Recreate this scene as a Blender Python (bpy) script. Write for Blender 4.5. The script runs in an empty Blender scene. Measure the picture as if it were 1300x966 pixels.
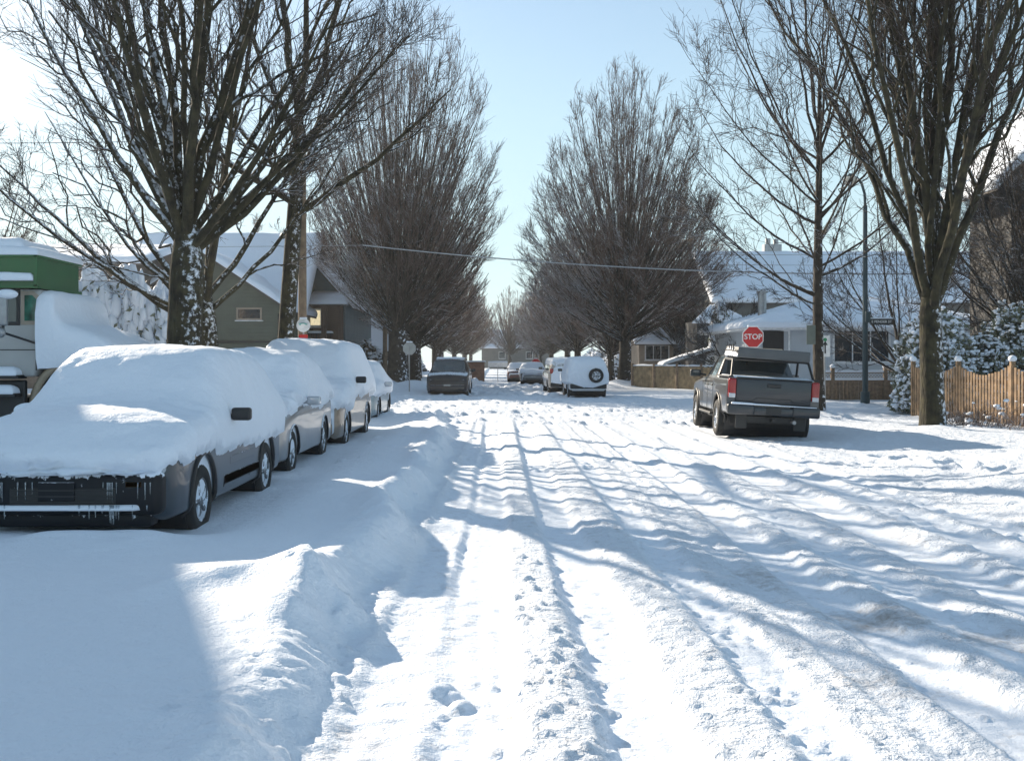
import bpy, bmesh, math, random
import numpy as np
from mathutils import Vector, Matrix
R = math.radians
SC = bpy.context.scene
COL = SC.collection
rng = np.random.default_rng(7)
random.seed(7)
CAMH, FPX, VX, HY = 1.65, 1264.0, 630.0, 458.0

def at(px, py, Y):
    """world point seen at photo pixel (px, py) at distance Y"""
    return Vector(((px-VX)/FPX*Y, Y, CAMH-(py-HY)/FPX*Y))

# ------------------------------------------------------------------ noise
def _h(ix, iy, s):
    n = (ix.astype(np.int64)*374761393 + iy.astype(np.int64)*668265263 + s*1442695041) & 0x7fffffff
    n = (n ^ (n >> 13))*1274126177 & 0x7fffffff
    n = (n ^ (n >> 16))
    return (n & 0xffff)/65535.0
def vn(x, y, s=0):
    x = np.asarray(x, float); y = np.asarray(y, float)
    ix = np.floor(x); iy = np.floor(y); fx = x-ix; fy = y-iy
    fx = fx*fx*fx*(fx*(fx*6-15)+10); fy = fy*fy*fy*(fy*(fy*6-15)+10)
    a = _h(ix, iy, s); b = _h(ix+1, iy, s); c = _h(ix, iy+1, s); d = _h(ix+1, iy+1, s)
    return (a+(b-a)*fx)*(1-fy)+(c+(d-c)*fx)*fy*1.0 if False else (a*(1-fx)+b*fx)*(1-fy)+(c*(1-fx)+d*fx)*fy
def fbm(x, y, o=4, s=0, g=.5):
    v = 0; a = 1; t = 0
    for i in range(o):
        v = v+a*(vn(x*2**i+17.3*i, y*2**i-9.1*i, s+i)*2-1); t += a; a *= g
    return v/t
def sst(x, a, b):
    t = np.clip((x-a)/(b-a), 0, 1); return t*t*(3-2*t)

# ------------------------------------------------------------------ materials
def _nt(name):
    m = bpy.data.materials.new(name); m.use_nodes = True
    return m, m.node_tree, m.node_tree.nodes['Principled BSDF']
def mat(name, col, rough=.6, metal=0, var=.15, scale=6, bump=0, bscale=40, coat=0, spec=.5, trans=0, stretch=None):
    m, nt, b = _nt(name)
    b.inputs['Roughness'].default_value = rough; b.inputs['Metallic'].default_value = metal
    b.inputs['Coat Weight'].default_value = coat; b.inputs['Specular IOR Level'].default_value = spec
    b.inputs['Transmission Weight'].default_value = trans
    tc = nt.nodes.new('ShaderNodeTexCoord'); nz = nt.nodes.new('ShaderNodeTexNoise')
    nz.inputs['Scale'].default_value = scale; nz.inputs['Detail'].default_value = 5
    nt.links.new(tc.outputs['Object'], nz.inputs['Vector'])
    rp = nt.nodes.new('ShaderNodeValToRGB')
    rp.color_ramp.elements[0].position = .3; rp.color_ramp.elements[1].position = .7
    rp.color_ramp.elements[0].color = [c*(1-var) for c in col]+[1]
    rp.color_ramp.elements[1].color = [min(1, c*(1+var)) for c in col]+[1]
    nt.links.new(nz.outputs['Fac'], rp.inputs['Fac']); nt.links.new(rp.outputs['Color'], b.inputs['Base Color'])
    if bump:
        n2 = nt.nodes.new('ShaderNodeTexNoise'); n2.inputs['Scale'].default_value = bscale; n2.inputs['Detail'].default_value = 6
        if stretch:
            mpp = nt.nodes.new('ShaderNodeMapping'); mpp.inputs['Scale'].default_value = (1, 1, stretch); nt.links.new(tc.outputs['Object'], mpp.inputs[0]); nt.links.new(mpp.outputs[0], n2.inputs['Vector'])
        else: nt.links.new(tc.outputs['Object'], n2.inputs['Vector'])
        bp = nt.nodes.new('ShaderNodeBump'); bp.inputs['Strength'].default_value = 1; bp.inputs['Distance'].default_value = bump
        nt.links.new(n2.outputs['Fac'], bp.inputs['Height']); nt.links.new(bp.outputs['Normal'], b.inputs['Normal'])
    return m
SNOWC = (.80, .85, .93, 1)
def dusted(m, axis=(0, 0, 1), thr=.55, soft=.25, nscale=9, namp=.9, lo=None):
    """snow that clings to the faces turned to `axis`, broken up by noise"""
    nt = m.node_tree; b = nt.nodes['Principled BSDF']
    src = b.inputs['Base Color'].links[0].from_socket
    g = nt.nodes.new('ShaderNodeNewGeometry'); v = nt.nodes.new('ShaderNodeVectorMath'); v.operation = 'DOT_PRODUCT'
    a = Vector(axis).normalized(); v.inputs[1].default_value = a
    nt.links.new(g.outputs['Normal'], v.inputs[0])
    tc = nt.nodes.new('ShaderNodeTexCoord'); n = nt.nodes.new('ShaderNodeTexNoise')
    n.inputs['Scale'].default_value = nscale; n.inputs['Detail'].default_value = 6; n.inputs['Roughness'].default_value = .65
    nt.links.new(tc.outputs['Object'], n.inputs['Vector'])
    s1 = nt.nodes.new('ShaderNodeMath'); s1.operation = 'SUBTRACT'; s1.inputs[1].default_value = .5
    nt.links.new(n.outputs['Fac'], s1.inputs[0])
    s2 = nt.nodes.new('ShaderNodeMath'); s2.operation = 'MULTIPLY_ADD'; s2.inputs[1].default_value = namp*2
    nt.links.new(s1.outputs[0], s2.inputs[0]); nt.links.new(v.outputs['Value'], s2.inputs[2])
    mr = nt.nodes.new('ShaderNodeMapRange'); mr.inputs['From Min'].default_value = thr-soft/2; mr.inputs['From Max'].default_value = thr+soft/2
    nt.links.new(s2.outputs[0], mr.inputs['Value'])
    mx = nt.nodes.new('ShaderNodeMix'); mx.data_type = 'RGBA'
    nt.links.new(mr.outputs[0], mx.inputs['Factor']); nt.links.new(src, mx.inputs['A']); mx.inputs['B'].default_value = SNOWC
    nt.links.new(mx.outputs['Result'], b.inputs['Base Color'])
    for nm, val in (('Metallic', 0), ('Coat Weight', 0), ('Roughness', .8)):
        old = b.inputs[nm].default_value
        if nm == 'Roughness' or old > 0:
            q = nt.nodes.new('ShaderNodeMix'); q.data_type = 'FLOAT'; q.inputs['A'].default_value = old; q.inputs['B'].default_value = val
            nt.links.new(mr.outputs[0], q.inputs['Factor']); nt.links.new(q.outputs['Result'], b.inputs[nm])
    return m
def snowmat(name, grains=True, dirt=False, col=SNOWC):
    m, nt, b = _nt(name)
    b.inputs['Roughness'].default_value = .65; b.inputs['Specular IOR Level'].default_value = .35
    b.inputs['Base Color'].default_value = col
    b.inputs['Subsurface Weight'].default_value = 0
    tc = nt.nodes.new('ShaderNodeTexCoord')
    n1 = nt.nodes.new('ShaderNodeTexNoise'); n1.inputs['Scale'].default_value = 7; n1.inputs['Detail'].default_value = 8; n1.inputs['Roughness'].default_value = .6
    n2 = nt.nodes.new('ShaderNodeTexNoise'); n2.inputs['Scale'].default_value = 55; n2.inputs['Detail'].default_value = 4
    nt.links.new(tc.outputs['Object'], n1.inputs['Vector']); nt.links.new(tc.outputs['Object'], n2.inputs['Vector'])
    b1 = nt.nodes.new('ShaderNodeBump'); b1.inputs['Strength'].default_value = 1; b1.inputs['Distance'].default_value = .05 if dirt else .026
    b2 = nt.nodes.new('ShaderNodeBump'); b2.inputs['Strength'].default_value = 1; b2.inputs['Distance'].default_value = .009 if dirt else .004
    nt.links.new(n1.outputs['Fac'], b1.inputs['Height']); nt.links.new(n2.outputs['Fac'], b2.inputs['Height'])
    nt.links.new(b1.outputs['Normal'], b2.inputs['Normal']); nt.links.new(b2.outputs['Normal'], b.inputs['Normal'])
    if dirt:
        at_ = nt.nodes.new('ShaderNodeAttribute'); at_.attribute_name = 'rough'
        for bb, k in ((b1, .085), (b2, .015)):
            mm = nt.nodes.new('ShaderNodeMath'); mm.operation = 'MULTIPLY'; mm.inputs[1].default_value = k
            nt.links.new(at_.outputs['Fac'], mm.inputs[0]); nt.links.new(mm.outputs[0], bb.inputs['Distance'])
        ad = nt.nodes.new('ShaderNodeAttribute'); ad.attribute_name = 'dirt'
        n3 = nt.nodes.new('ShaderNodeTexNoise'); n3.inputs['Scale'].default_value = 9; n3.inputs['Detail'].default_value = 8; n3.inputs['Roughness'].default_value = .75
        nt.links.new(tc.outputs['Object'], n3.inputs['Vector'])
        ml = nt.nodes.new('ShaderNodeMath'); ml.operation = 'ADD'
        nt.links.new(ad.outputs['Fac'], ml.inputs[0]); nt.links.new(n3.outputs['Fac'], ml.inputs[1])
        mr = nt.nodes.new('ShaderNodeMapRange'); mr.inputs['From Min'].default_value = .93; mr.inputs['From Max'].default_value = 1.3
        mr.inputs['To Max'].default_value = .8
        nt.links.new(ml.outputs[0], mr.inputs['Value'])
        mx = nt.nodes.new('ShaderNodeMix'); mx.data_type = 'RGBA'; mx.inputs['A'].default_value = col; mx.inputs['B'].default_value = (.24, .19, .15, 1)
        nt.links.new(mr.outputs[0], mx.inputs['Factor']); nt.links.new(mx.outputs['Result'], b.inputs['Base Color'])
    return m
def glass(name, col=(.03, .04, .045), rough=.05):
    return mat(name, col, rough, 0, .3, 2, spec=.8, coat=.4)
M = {}
M['snow'] = snowmat('packed_snow', dirt=True)
M['fluff'] = snowmat('fresh_snow')
M['bark'] = dusted(mat('mossy_bark', (.030, .026, .012), .95, 0, .8, 5, .05, 22, stretch=.28), (.48, -.50, .75), .84, .30, 11, 1.0)
M['bark2'] = dusted(mat('grey_bark', (.034, .027, .020), .95, 0, .6, 5, .03, 22, stretch=.28), (.48, -.45, .75), .84, .14, 7, .95)
M['twig'] = dusted(mat('twig_bark', (.040, .028, .021), .9, 0, .3, 3), (.3, -.2, 1), .84, .2, 5, .6)
M['twig2'] = dusted(mat('brown_twig', (.115, .075, .058), .9, 0, .3, 1), (.35, -.35, .85), .70, .25, .6, 1.0)
M['glass'] = glass('car_glass')
M['wglass'] = glass('window_glass', (.02, .03, .04), .08)
M['rubber'] = dusted(mat('tyre_rubber', (.02, .02, .02), .85, 0, .3, 10, .004, 60), (0, 0, 1), .9, .2, 20, 1.0)
M['rim'] = dusted(mat('snow_caked_rim', (.16, .17, .18), .4, .7), (0, 0, 1), .12, .15, 14, 1.3)
M['black'] = mat('black_plastic', (.012, .013, .015), .45)
M['blackd'] = dusted(mat('black_plastic_with_frost', (.008, .010, .014), .5, spec=.25), (0, 0, 1), .50, .12, 16, 1.3)
M['chrome'] = mat('chrome', (.6, .62, .65), .2, 1)
M['redlamp'] = mat('red_lamp_lens', (.30, .010, .010), .2, 0, .1, coat=.5)
M['whitelamp'] = mat('clear_lamp_lens', (.5, .52, .55), .15, .2, .1, coat=.5)
M['amber'] = mat('amber_lens', (.45, .16, .03), .25)
M['ice'] = mat('ice', (.75, .82, .88), .1, 0, .05, trans=.8)
M['wood'] = mat('weathered_board', (.20, .145, .10), .85, 0, .35, 9, .004, 30)
M['orangewood'] = mat('cedar_picket', (.21, .135, .075), .8, 0, .55, 5, .004, 30)
M['pole'] = mat('creosote_pole', (.17, .125, .085), .9, 0, .3, 6, .01, 25)
M['steel'] = mat('painted_steel', (.030, .055, .065), .5, .2)
M['galv'] = mat('galvanised_steel', (.35, .36, .37), .45, .7)
M['white'] = mat('white_trim', (.72, .72, .72), .6)

# ------------------------------------------------------------------ mesh helpers
def mesh_np(name, V, F, m, parent=None, smooth=True, mi=None, mats=None):
    """V (n,3) array, F list of arrays/array of quads or tris"""
    me = bpy.data.meshes.new(name)
    V = np.asarray(V, np.float32)
    Fs = F if isinstance(F, list) else [F]
    Fs = [np.asarray(f, np.int32) for f in Fs if len(f)]
    me.vertices.add(len(V)); me.vertices.foreach_set('co', V.ravel())
    nl = sum(f.size for f in Fs); npoly = sum(len(f) for f in Fs)
    me.loops.add(nl); me.polygons.add(npoly)
    me.loops.foreach_set('vertex_index', np.concatenate([f.ravel() for f in Fs]))
    tot = np.concatenate([np.full(len(f), f.shape[1], np.int32) for f in Fs])
    st = np.concatenate([[0], np.cumsum(tot)[:-1]]).astype(np.int32)
    me.polygons.foreach_set('loop_start', st)
    me.polygons.foreach_set('use_smooth', np.full(npoly, smooth))
    me.update(calc_edges=True); me.validate()
    for x in (mats or [m]): me.materials.append(x)
    if mi is not None: me.polygons.foreach_set('material_index', np.asarray(mi, np.int32))
    return link(name, me, parent)
def link(name, me, parent=None):
    o = bpy.data.objects.new(name, me); COL.objects.link(o)
    if parent is not None: o.parent = parent
    return o
def tag(o, label=None, cat=None, group=None, kind=None):
    if label: o['label'] = label
    if cat: o['category'] = cat
    if group: o['group'] = group
    if kind: o['kind'] = kind
    return o
def empty(name, loc=(0, 0, 0), rz=0, label=None, cat=None, group=None, rx=0, ry=0, s=1):
    o = bpy.data.objects.new(name, None); COL.objects.link(o)
    o.location = loc; o.rotation_euler = (rx, ry, rz); o.scale = (s, s, s); o.empty_display_size = .3
    return tag(o, label, cat, group)
def copy_tree(o, parent=None):
    c = o.copy(); COL.objects.link(c)
    if parent is not None: c.parent = parent
    for ch in [q for q in bpy.data.objects if q.parent == o]: copy_tree(ch, c)
    return c
class MB:
    def __init__(s): s.bm = bmesh.new()
    def box(s, c, d, rot=None, bev=0, seg=2):
        r = bmesh.ops.create_cube(s.bm, size=1); vs = r['verts']
        bmesh.ops.scale(s.bm, vec=d, verts=vs)
        if bev:
            es = list({e for v in vs for e in v.link_edges})
            b = bmesh.ops.bevel(s.bm, geom=es, offset=min(bev, min(d)*.45), segments=seg, affect='EDGES', profile=.5)
            vs = list({v for v in b['verts']} | {v for v in vs if v.is_valid})
            vs = [v for v in vs if v.is_valid]
            fs = {f for v in vs for f in v.link_faces}; vs = list({v for f in fs for v in f.verts})
        if rot is not None: bmesh.ops.transform(s.bm, matrix=rot, verts=vs)
        bmesh.ops.translate(s.bm, vec=c, verts=vs)
        return s
    def cyl(s, a, b, r, r2=None, n=12, cap=True):
        a = Vector(a); b = Vector(b); d = b-a
        q = bmesh.ops.create_cone(s.bm, cap_ends=cap, segments=n, radius1=r, radius2=r if r2 is None else r2, depth=d.length)
        mt = Matrix.Translation((a+b)/2) @ d.to_track_quat('Z', 'Y').to_matrix().to_4x4()
        bmesh.ops.transform(s.bm, matrix=mt, verts=q['verts']); return s
    def sph(s, c, r, sc=(1, 1, 1), sub=2):
        q = bmesh.ops.create_icosphere(s.bm, subdivisions=sub, radius=r)
        bmesh.ops.scale(s.bm, vec=sc, verts=q['verts']); bmesh.ops.translate(s.bm, vec=c, verts=q['verts']); return s
    def prism(s, prof, y0, y1, bev=0, axis='y'):
        """polygon in (x,z) extruded along y"""
        if axis == 'y': f = lambda p, t: (p[0], t, p[1])
        else: f = lambda p, t: (t, p[0], p[1])
        A = [s.bm.verts.new(f(p, y0)) for p in prof]; B = [s.bm.verts.new(f(p, y1)) for p in prof]
        n = len(prof); fs = [s.bm.faces.new(A), s.bm.faces.new(B[::-1])]
        for i in range(n): fs.append(s.bm.faces.new((A[i], B[i], B[(i+1) % n], A[(i+1) % n])))
        bmesh.ops.recalc_face_normals(s.bm, faces=fs)
        if bev:
            es = list({e for f_ in fs for e in f_.edges})
            bmesh.ops.bevel(s.bm, geom=es, offset=bev, segments=3, affect='EDGES', profile=.5)
        return s
    def quad(s, *p):
        s.bm.faces.new([s.bm.verts.new(q) for q in p]); return s
    def build(s, name, m, parent=None, smooth=False):
        me = bpy.data.meshes.new(name); s.bm.to_mesh(me); s.bm.free()
        me.materials.append(m)
        if smooth:
            me.polygons.foreach_set('use_smooth', np.full(len(me.polygons), True))
            try: me.set_sharp_from_angle(angle=R(40))
            except Exception: pass
        return link(name, me, parent)
def tubes(P, Rr, sides, capoff=0):
    """P (N,K,3) polylines, Rr (N,K) radii -> V, F"""
    P = np.asarray(P, float); N, K, _ = P.shape
    T = np.gradient(P, axis=1); T /= np.linalg.norm(T, axis=2, keepdims=True)+1e-9
    ref = np.where(np.abs(T[:, :1, 2:3]) > .95, np.array([1., 0, 0]), np.array([0, 0, 1.]))
    ref = np.where(np.abs(T[:, :1, 2:3]) > .7, np.array([1., .3, 0]), ref)
    U = np.cross(T, np.broadcast_to(ref, T.shape)); U /= np.linalg.norm(U, axis=2, keepdims=True)+1e-9
    W = np.cross(T, U)
    a = np.arange(sides)/sides*2*np.pi
    V = P[:, :, None, :]+Rr[:, :, None, None]*(np.cos(a)[None, None, :, None]*U[:, :, None, :]+np.sin(a)[None, None, :, None]*W[:, :, None, :])
    idx = np.arange(N*K*sides).reshape(N, K, sides)
    i0 = idx[:, :-1, :]; i1 = idx[:, 1:, :]
    F = np.stack([i0, np.roll(i0, -1, 2), np.roll(i1, -1, 2), i1], -1).reshape(-1, 4)
    return V.reshape(-1, 3), F[:, ::-1]
def join(parts):
    Vs = []; Fs = []; o = 0
    for V, F in parts:
        Vs.append(V); Fs.append(F+o); o += len(V)
    return np.concatenate(Vs), np.concatenate(Fs)
def tube_obj(name, pts, r, m, parent=None, sides=8):
    P = np.array([pts], float); rr = np.full(P.shape[:2], r) if np.isscalar(r) else np.array([r], float)
    V, F = tubes(P, rr, sides); return mesh_np(name, V, F, m, parent)
def snow_slab(name, A, B, C, D, t, m=None, parent=None, n=(24, 16), amp=.3, seed=0, over=.06):
    """pillow of snow on the quad A B C D (A-B lower edge, D-C upper edge), thickness t along its normal"""
    A, B, C, D = [np.array(p, float) for p in (A, B, C, D)]
    nu, nv = n
    nrm = np.cross(B-A, D-A); nrm /= np.linalg.norm(nrm)
    if nrm[2] < 0: nrm = -nrm
    ul = np.linalg.norm(B-A); vl = np.linalg.norm(D-A)
    su = np.linspace(-1, 1, nu); su = (np.sign(su)*(1-(1-np.abs(su))**1.6)+1)/2
    sv = np.linspace(-1, 1, nv); sv = (np.sign(sv)*(1-(1-np.abs(sv))**1.6)+1)/2
    U, W = np.meshgrid(su, sv, indexing='ij')
    eu = np.minimum(U, 1-U)*ul; ev = np.minimum(W, 1-W)*vl
    e = np.minimum(eu, ev)
    f = np.sqrt(np.clip(1-(1-np.clip(e/(t*1.1), 0, 1))**2, 0, 1))
    Uo = (U-.5)*(1+2*over/ul)+.5; Wo = (W-.5)*(1+2*over/vl)+.5
    P = (A*(1-Uo[..., None])+B*Uo[..., None])*(1-Wo[..., None])+(D*(1-Uo[..., None])+C*Uo[..., None])*Wo[..., None]
    th = t*(1+amp*fbm(U*ul*1.2+seed*7.7, W*vl*1.2, 3, seed))*(.12+.88*f)
    top = P+nrm*th[..., None]; bot = P-nrm*.012
    V = np.concatenate([top.reshape(-1, 3), bot.reshape(-1, 3)])
    I = np.arange(nu*nv).reshape(nu, nv)
    q = np.stack([I[:-1, :-1], I[1:, :-1], I[1:, 1:], I[:-1, 1:]], -1).reshape(-1, 4)
    k = nu*nv; b = q[:, ::-1]+k
    ring = np.concatenate([I[:, 0], I[-1, 1:], I[::-1, -1][1:], I[0, ::-1][1:-1]])
    r2 = np.roll(ring, -1); s = np.stack([ring, ring+k, r2+k, r2], -1)
    o = mesh_np(name, V, np.concatenate([q, b, s]), m or M['fluff'], parent)
    me = o.data; bm = bmesh.new(); bm.from_mesh(me); bmesh.ops.recalc_face_normals(bm, faces=bm.faces); bm.to_mesh(me); bm.free()
    return o
# ================================================================== camera, sky, sun
cam = bpy.data.cameras.new('camera'); co = bpy.data.objects.new('camera', cam); COL.objects.link(co)
co.location = (0, 0, CAMH); co.rotation_euler = (R(90), 0, 0)
cam.sensor_width = 36; cam.lens = 35.0; cam.clip_end = 3000; cam.clip_start = .1
cam.shift_x = (650-VX)/1300; cam.shift_y = (HY-483)/1300
SC.camera = co
AZ, EL = math.atan2(-.62, .78), R(23)
W = bpy.data.worlds.new('World'); SC.world = W; W.use_nodes = True
wn = W.node_tree; bg = wn.nodes['Background']; sky = wn.nodes.new('ShaderNodeTexSky'); sky.sky_type = 'NISHITA'
sky.sun_disc = False; sky.sun_elevation = EL; sky.sun_rotation = AZ; sky.air_density = 1.0; sky.dust_density = .35; sky.ozone_density = 1.2
bg.inputs['Strength'].default_value = .085
# thin wisps of high cloud in the sky itself
tcw = wn.nodes.new('ShaderNodeTexCoord'); mp = wn.nodes.new('ShaderNodeMapping'); mp.inputs['Scale'].default_value = (1.2, 1.2, 5)
nzw = wn.nodes.new('ShaderNodeTexNoise'); nzw.inputs['Scale'].default_value = 2.6; nzw.inputs['Detail'].default_value = 7; nzw.inputs['Roughness'].default_value = .6
wn.links.new(tcw.outputs['Generated'], mp.inputs[0]); wn.links.new(mp.outputs[0], nzw.inputs['Vector'])
rw = wn.nodes.new('ShaderNodeMapRange'); rw.inputs['From Min'].default_value = .52; rw.inputs['From Max'].default_value = .8; rw.inputs['To Max'].default_value = .45
wn.links.new(nzw.outputs['Fac'], rw.inputs['Value'])
mw = wn.nodes.new('ShaderNodeMix'); mw.data_type = 'RGBA'; mw.inputs['B'].default_value = (3.9, 5.4, 5.8, 1)
sx = wn.nodes.new('ShaderNodeSeparateXYZ'); wn.links.new(tcw.outputs['Generated'], sx.inputs[0])
rh = wn.nodes.new('ShaderNodeMapRange'); rh.inputs['From Min'].default_value = .0; rh.inputs['From Max'].default_value = .45; rh.inputs['To Min'].default_value = .85; rh.inputs['To Max'].default_value = .22; rh.interpolation_type = 'SMOOTHERSTEP'
wn.links.new(sx.outputs['Z'], rh.inputs['Value'])
mxx = wn.nodes.new('ShaderNodeMath'); mxx.operation = 'MAXIMUM'; wn.links.new(rh.outputs[0], mxx.inputs[0]); wn.links.new(rw.outputs[0], mxx.inputs[1])
wn.links.new(mxx.outputs[0], mw.inputs['Factor']); wn.links.new(sky.outputs[0], mw.inputs['A']); wn.links.new(mw.outputs['Result'], bg.inputs['Color'])
sun = bpy.data.lights.new('sun', 'SUN'); sun.energy = 5.0; sun.angle = R(.5); sun.color = (1, .87, .70)
so = bpy.data.objects.new('sun', sun); COL.objects.link(so)
sd = Vector((math.sin(AZ)*math.cos(EL), math.cos(AZ)*math.cos(EL), math.sin(EL)))
so.rotation_euler = (-sd).to_track_quat('-Z', 'Y').to_euler(); so.location = sd*50
SC.view_settings.view_transform = 'Standard'; SC.view_settings.look = 'None'; SC.view_settings.gamma = 1
SC.view_settings.exposure = 0.97; SC.view_settings.use_curve_mapping = False
SC.render.engine = 'CYCLES'

# ================================================================== snowy ground
def edges(a, b, s): return list(np.arange(a, b, s))
gx = []
x = 700.0
left = []
x = -6.0; st = .05
while x > -600: left.append(x); st *= 1.045; x -= st
right = []
x = 8.0; st = .05
while x < 600: right.append(x); st *= 1.035; x += st
gx = np.array(left[::-1][:-1]+edges(-6, -1.2, .05)+edges(-1.2, 3.0, .026)+edges(3.0, 8.0, .045)+right)
gx = np.unique(np.round(gx, 4))
gy = []
y = 2.2; st = .06
back = []
while y > -120: back.append(y); st *= 1.08; y -= st
y = 2.2
fw = []
while y < 900:
    fw.append(y); y += .028 if y < 7 else (.0040*y if y < 70 else (.0040*y)*(1+(y-70)/30))
gy = np.unique(np.round(np.array(back[::-1]+fw), 4))
GX, GY = np.meshgrid(gx, gy, indexing='ij')
def g_smooth(x, y):
    """large shapes: banks, mounds, yards"""
    x = np.asarray(x, float); y = np.asarray(y, float)
    cross = sst(y, 27, 30.5)*(1-sst(y, 43, 46))
    el = -.83+.16*(vn(y*.45, y*0+3.3, 5)-.5)*2+.06*(vn(y*1.9, y*0, 6)-.5)*2 - .45*sst(y, 22, 27)
    bank = sst(el-x, -.06, .34)
    h = bank*(.19+.05*fbm(x*.7, y*.5, 3, 11))*(1-cross)
    h += .12*np.exp(-((x-(el-.32))/.20)**2)*sst(vn(x*.9, y*.8, 21), .30, .75)*(1-cross)
    h += .12*np.exp(-((y-(6.35+.25*np.sin(x*3)))/.22)**2)*sst(x, -2.5, -1.7)*(1-sst(x, -.95, -.75))
    h -= .10*sst(x, -4.9, -2.7)*(1-sst(x, -2.7, -1.9))*sst(y, 8, 9)*(1-sst(y, 24, 26))
    h += (.05+.06*fbm(x*1.7, y*1.7, 2, 14))*np.exp(-((y-8.0)/.42)**2)*sst(x, -6.0, -5)*(1-sst(x, -2.9, -2.3))
    er = 5.0+.5*fbm(y*.3, y*0+1, 2, 8)+1.6*sst(y, 14, 18)
    rb = sst(x-er, 0, 1.3)
    h += rb*(.06+.04*fbm(x*.7, y*.35, 4, 9))*(1-cross*(1-sst(x, 12, 13)))
    h += sst(x, 7.5, 8.6)*.02*(1-cross) + (1-sst(x, -6.0, -4.9))*.12*(1-cross)
    for (mx, my, a, r) in ((9.75, 22.0, .12, .6), (9.4, 21.0, .10, 1.2), (8.7, 27, .25, .8), (-5.3, 17, .2, .8), (-6.3, 53.8, .5, 1.2), (-4.3, 51.5, .45, 1.3), (-5.3, 49, .35, 1.2),
                           (7.4, 60, .5, 1.3), (12.6, 33.8, .15, .5), (11.8, 19.5, .12, 1.6), (8.2, 15.0, .22, .9), (10.2, 15.5, .2, 1.2), (7.0, 12.4, .2, .9), (6.1, 10.0, .16, .8)):
        h += a*np.exp(-(((x-mx)**2+(y-my)**2)/r**2))
    return h
def gh(x, y):
    return float(g_smooth(np.array([x]), np.array([y]))[0])
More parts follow.
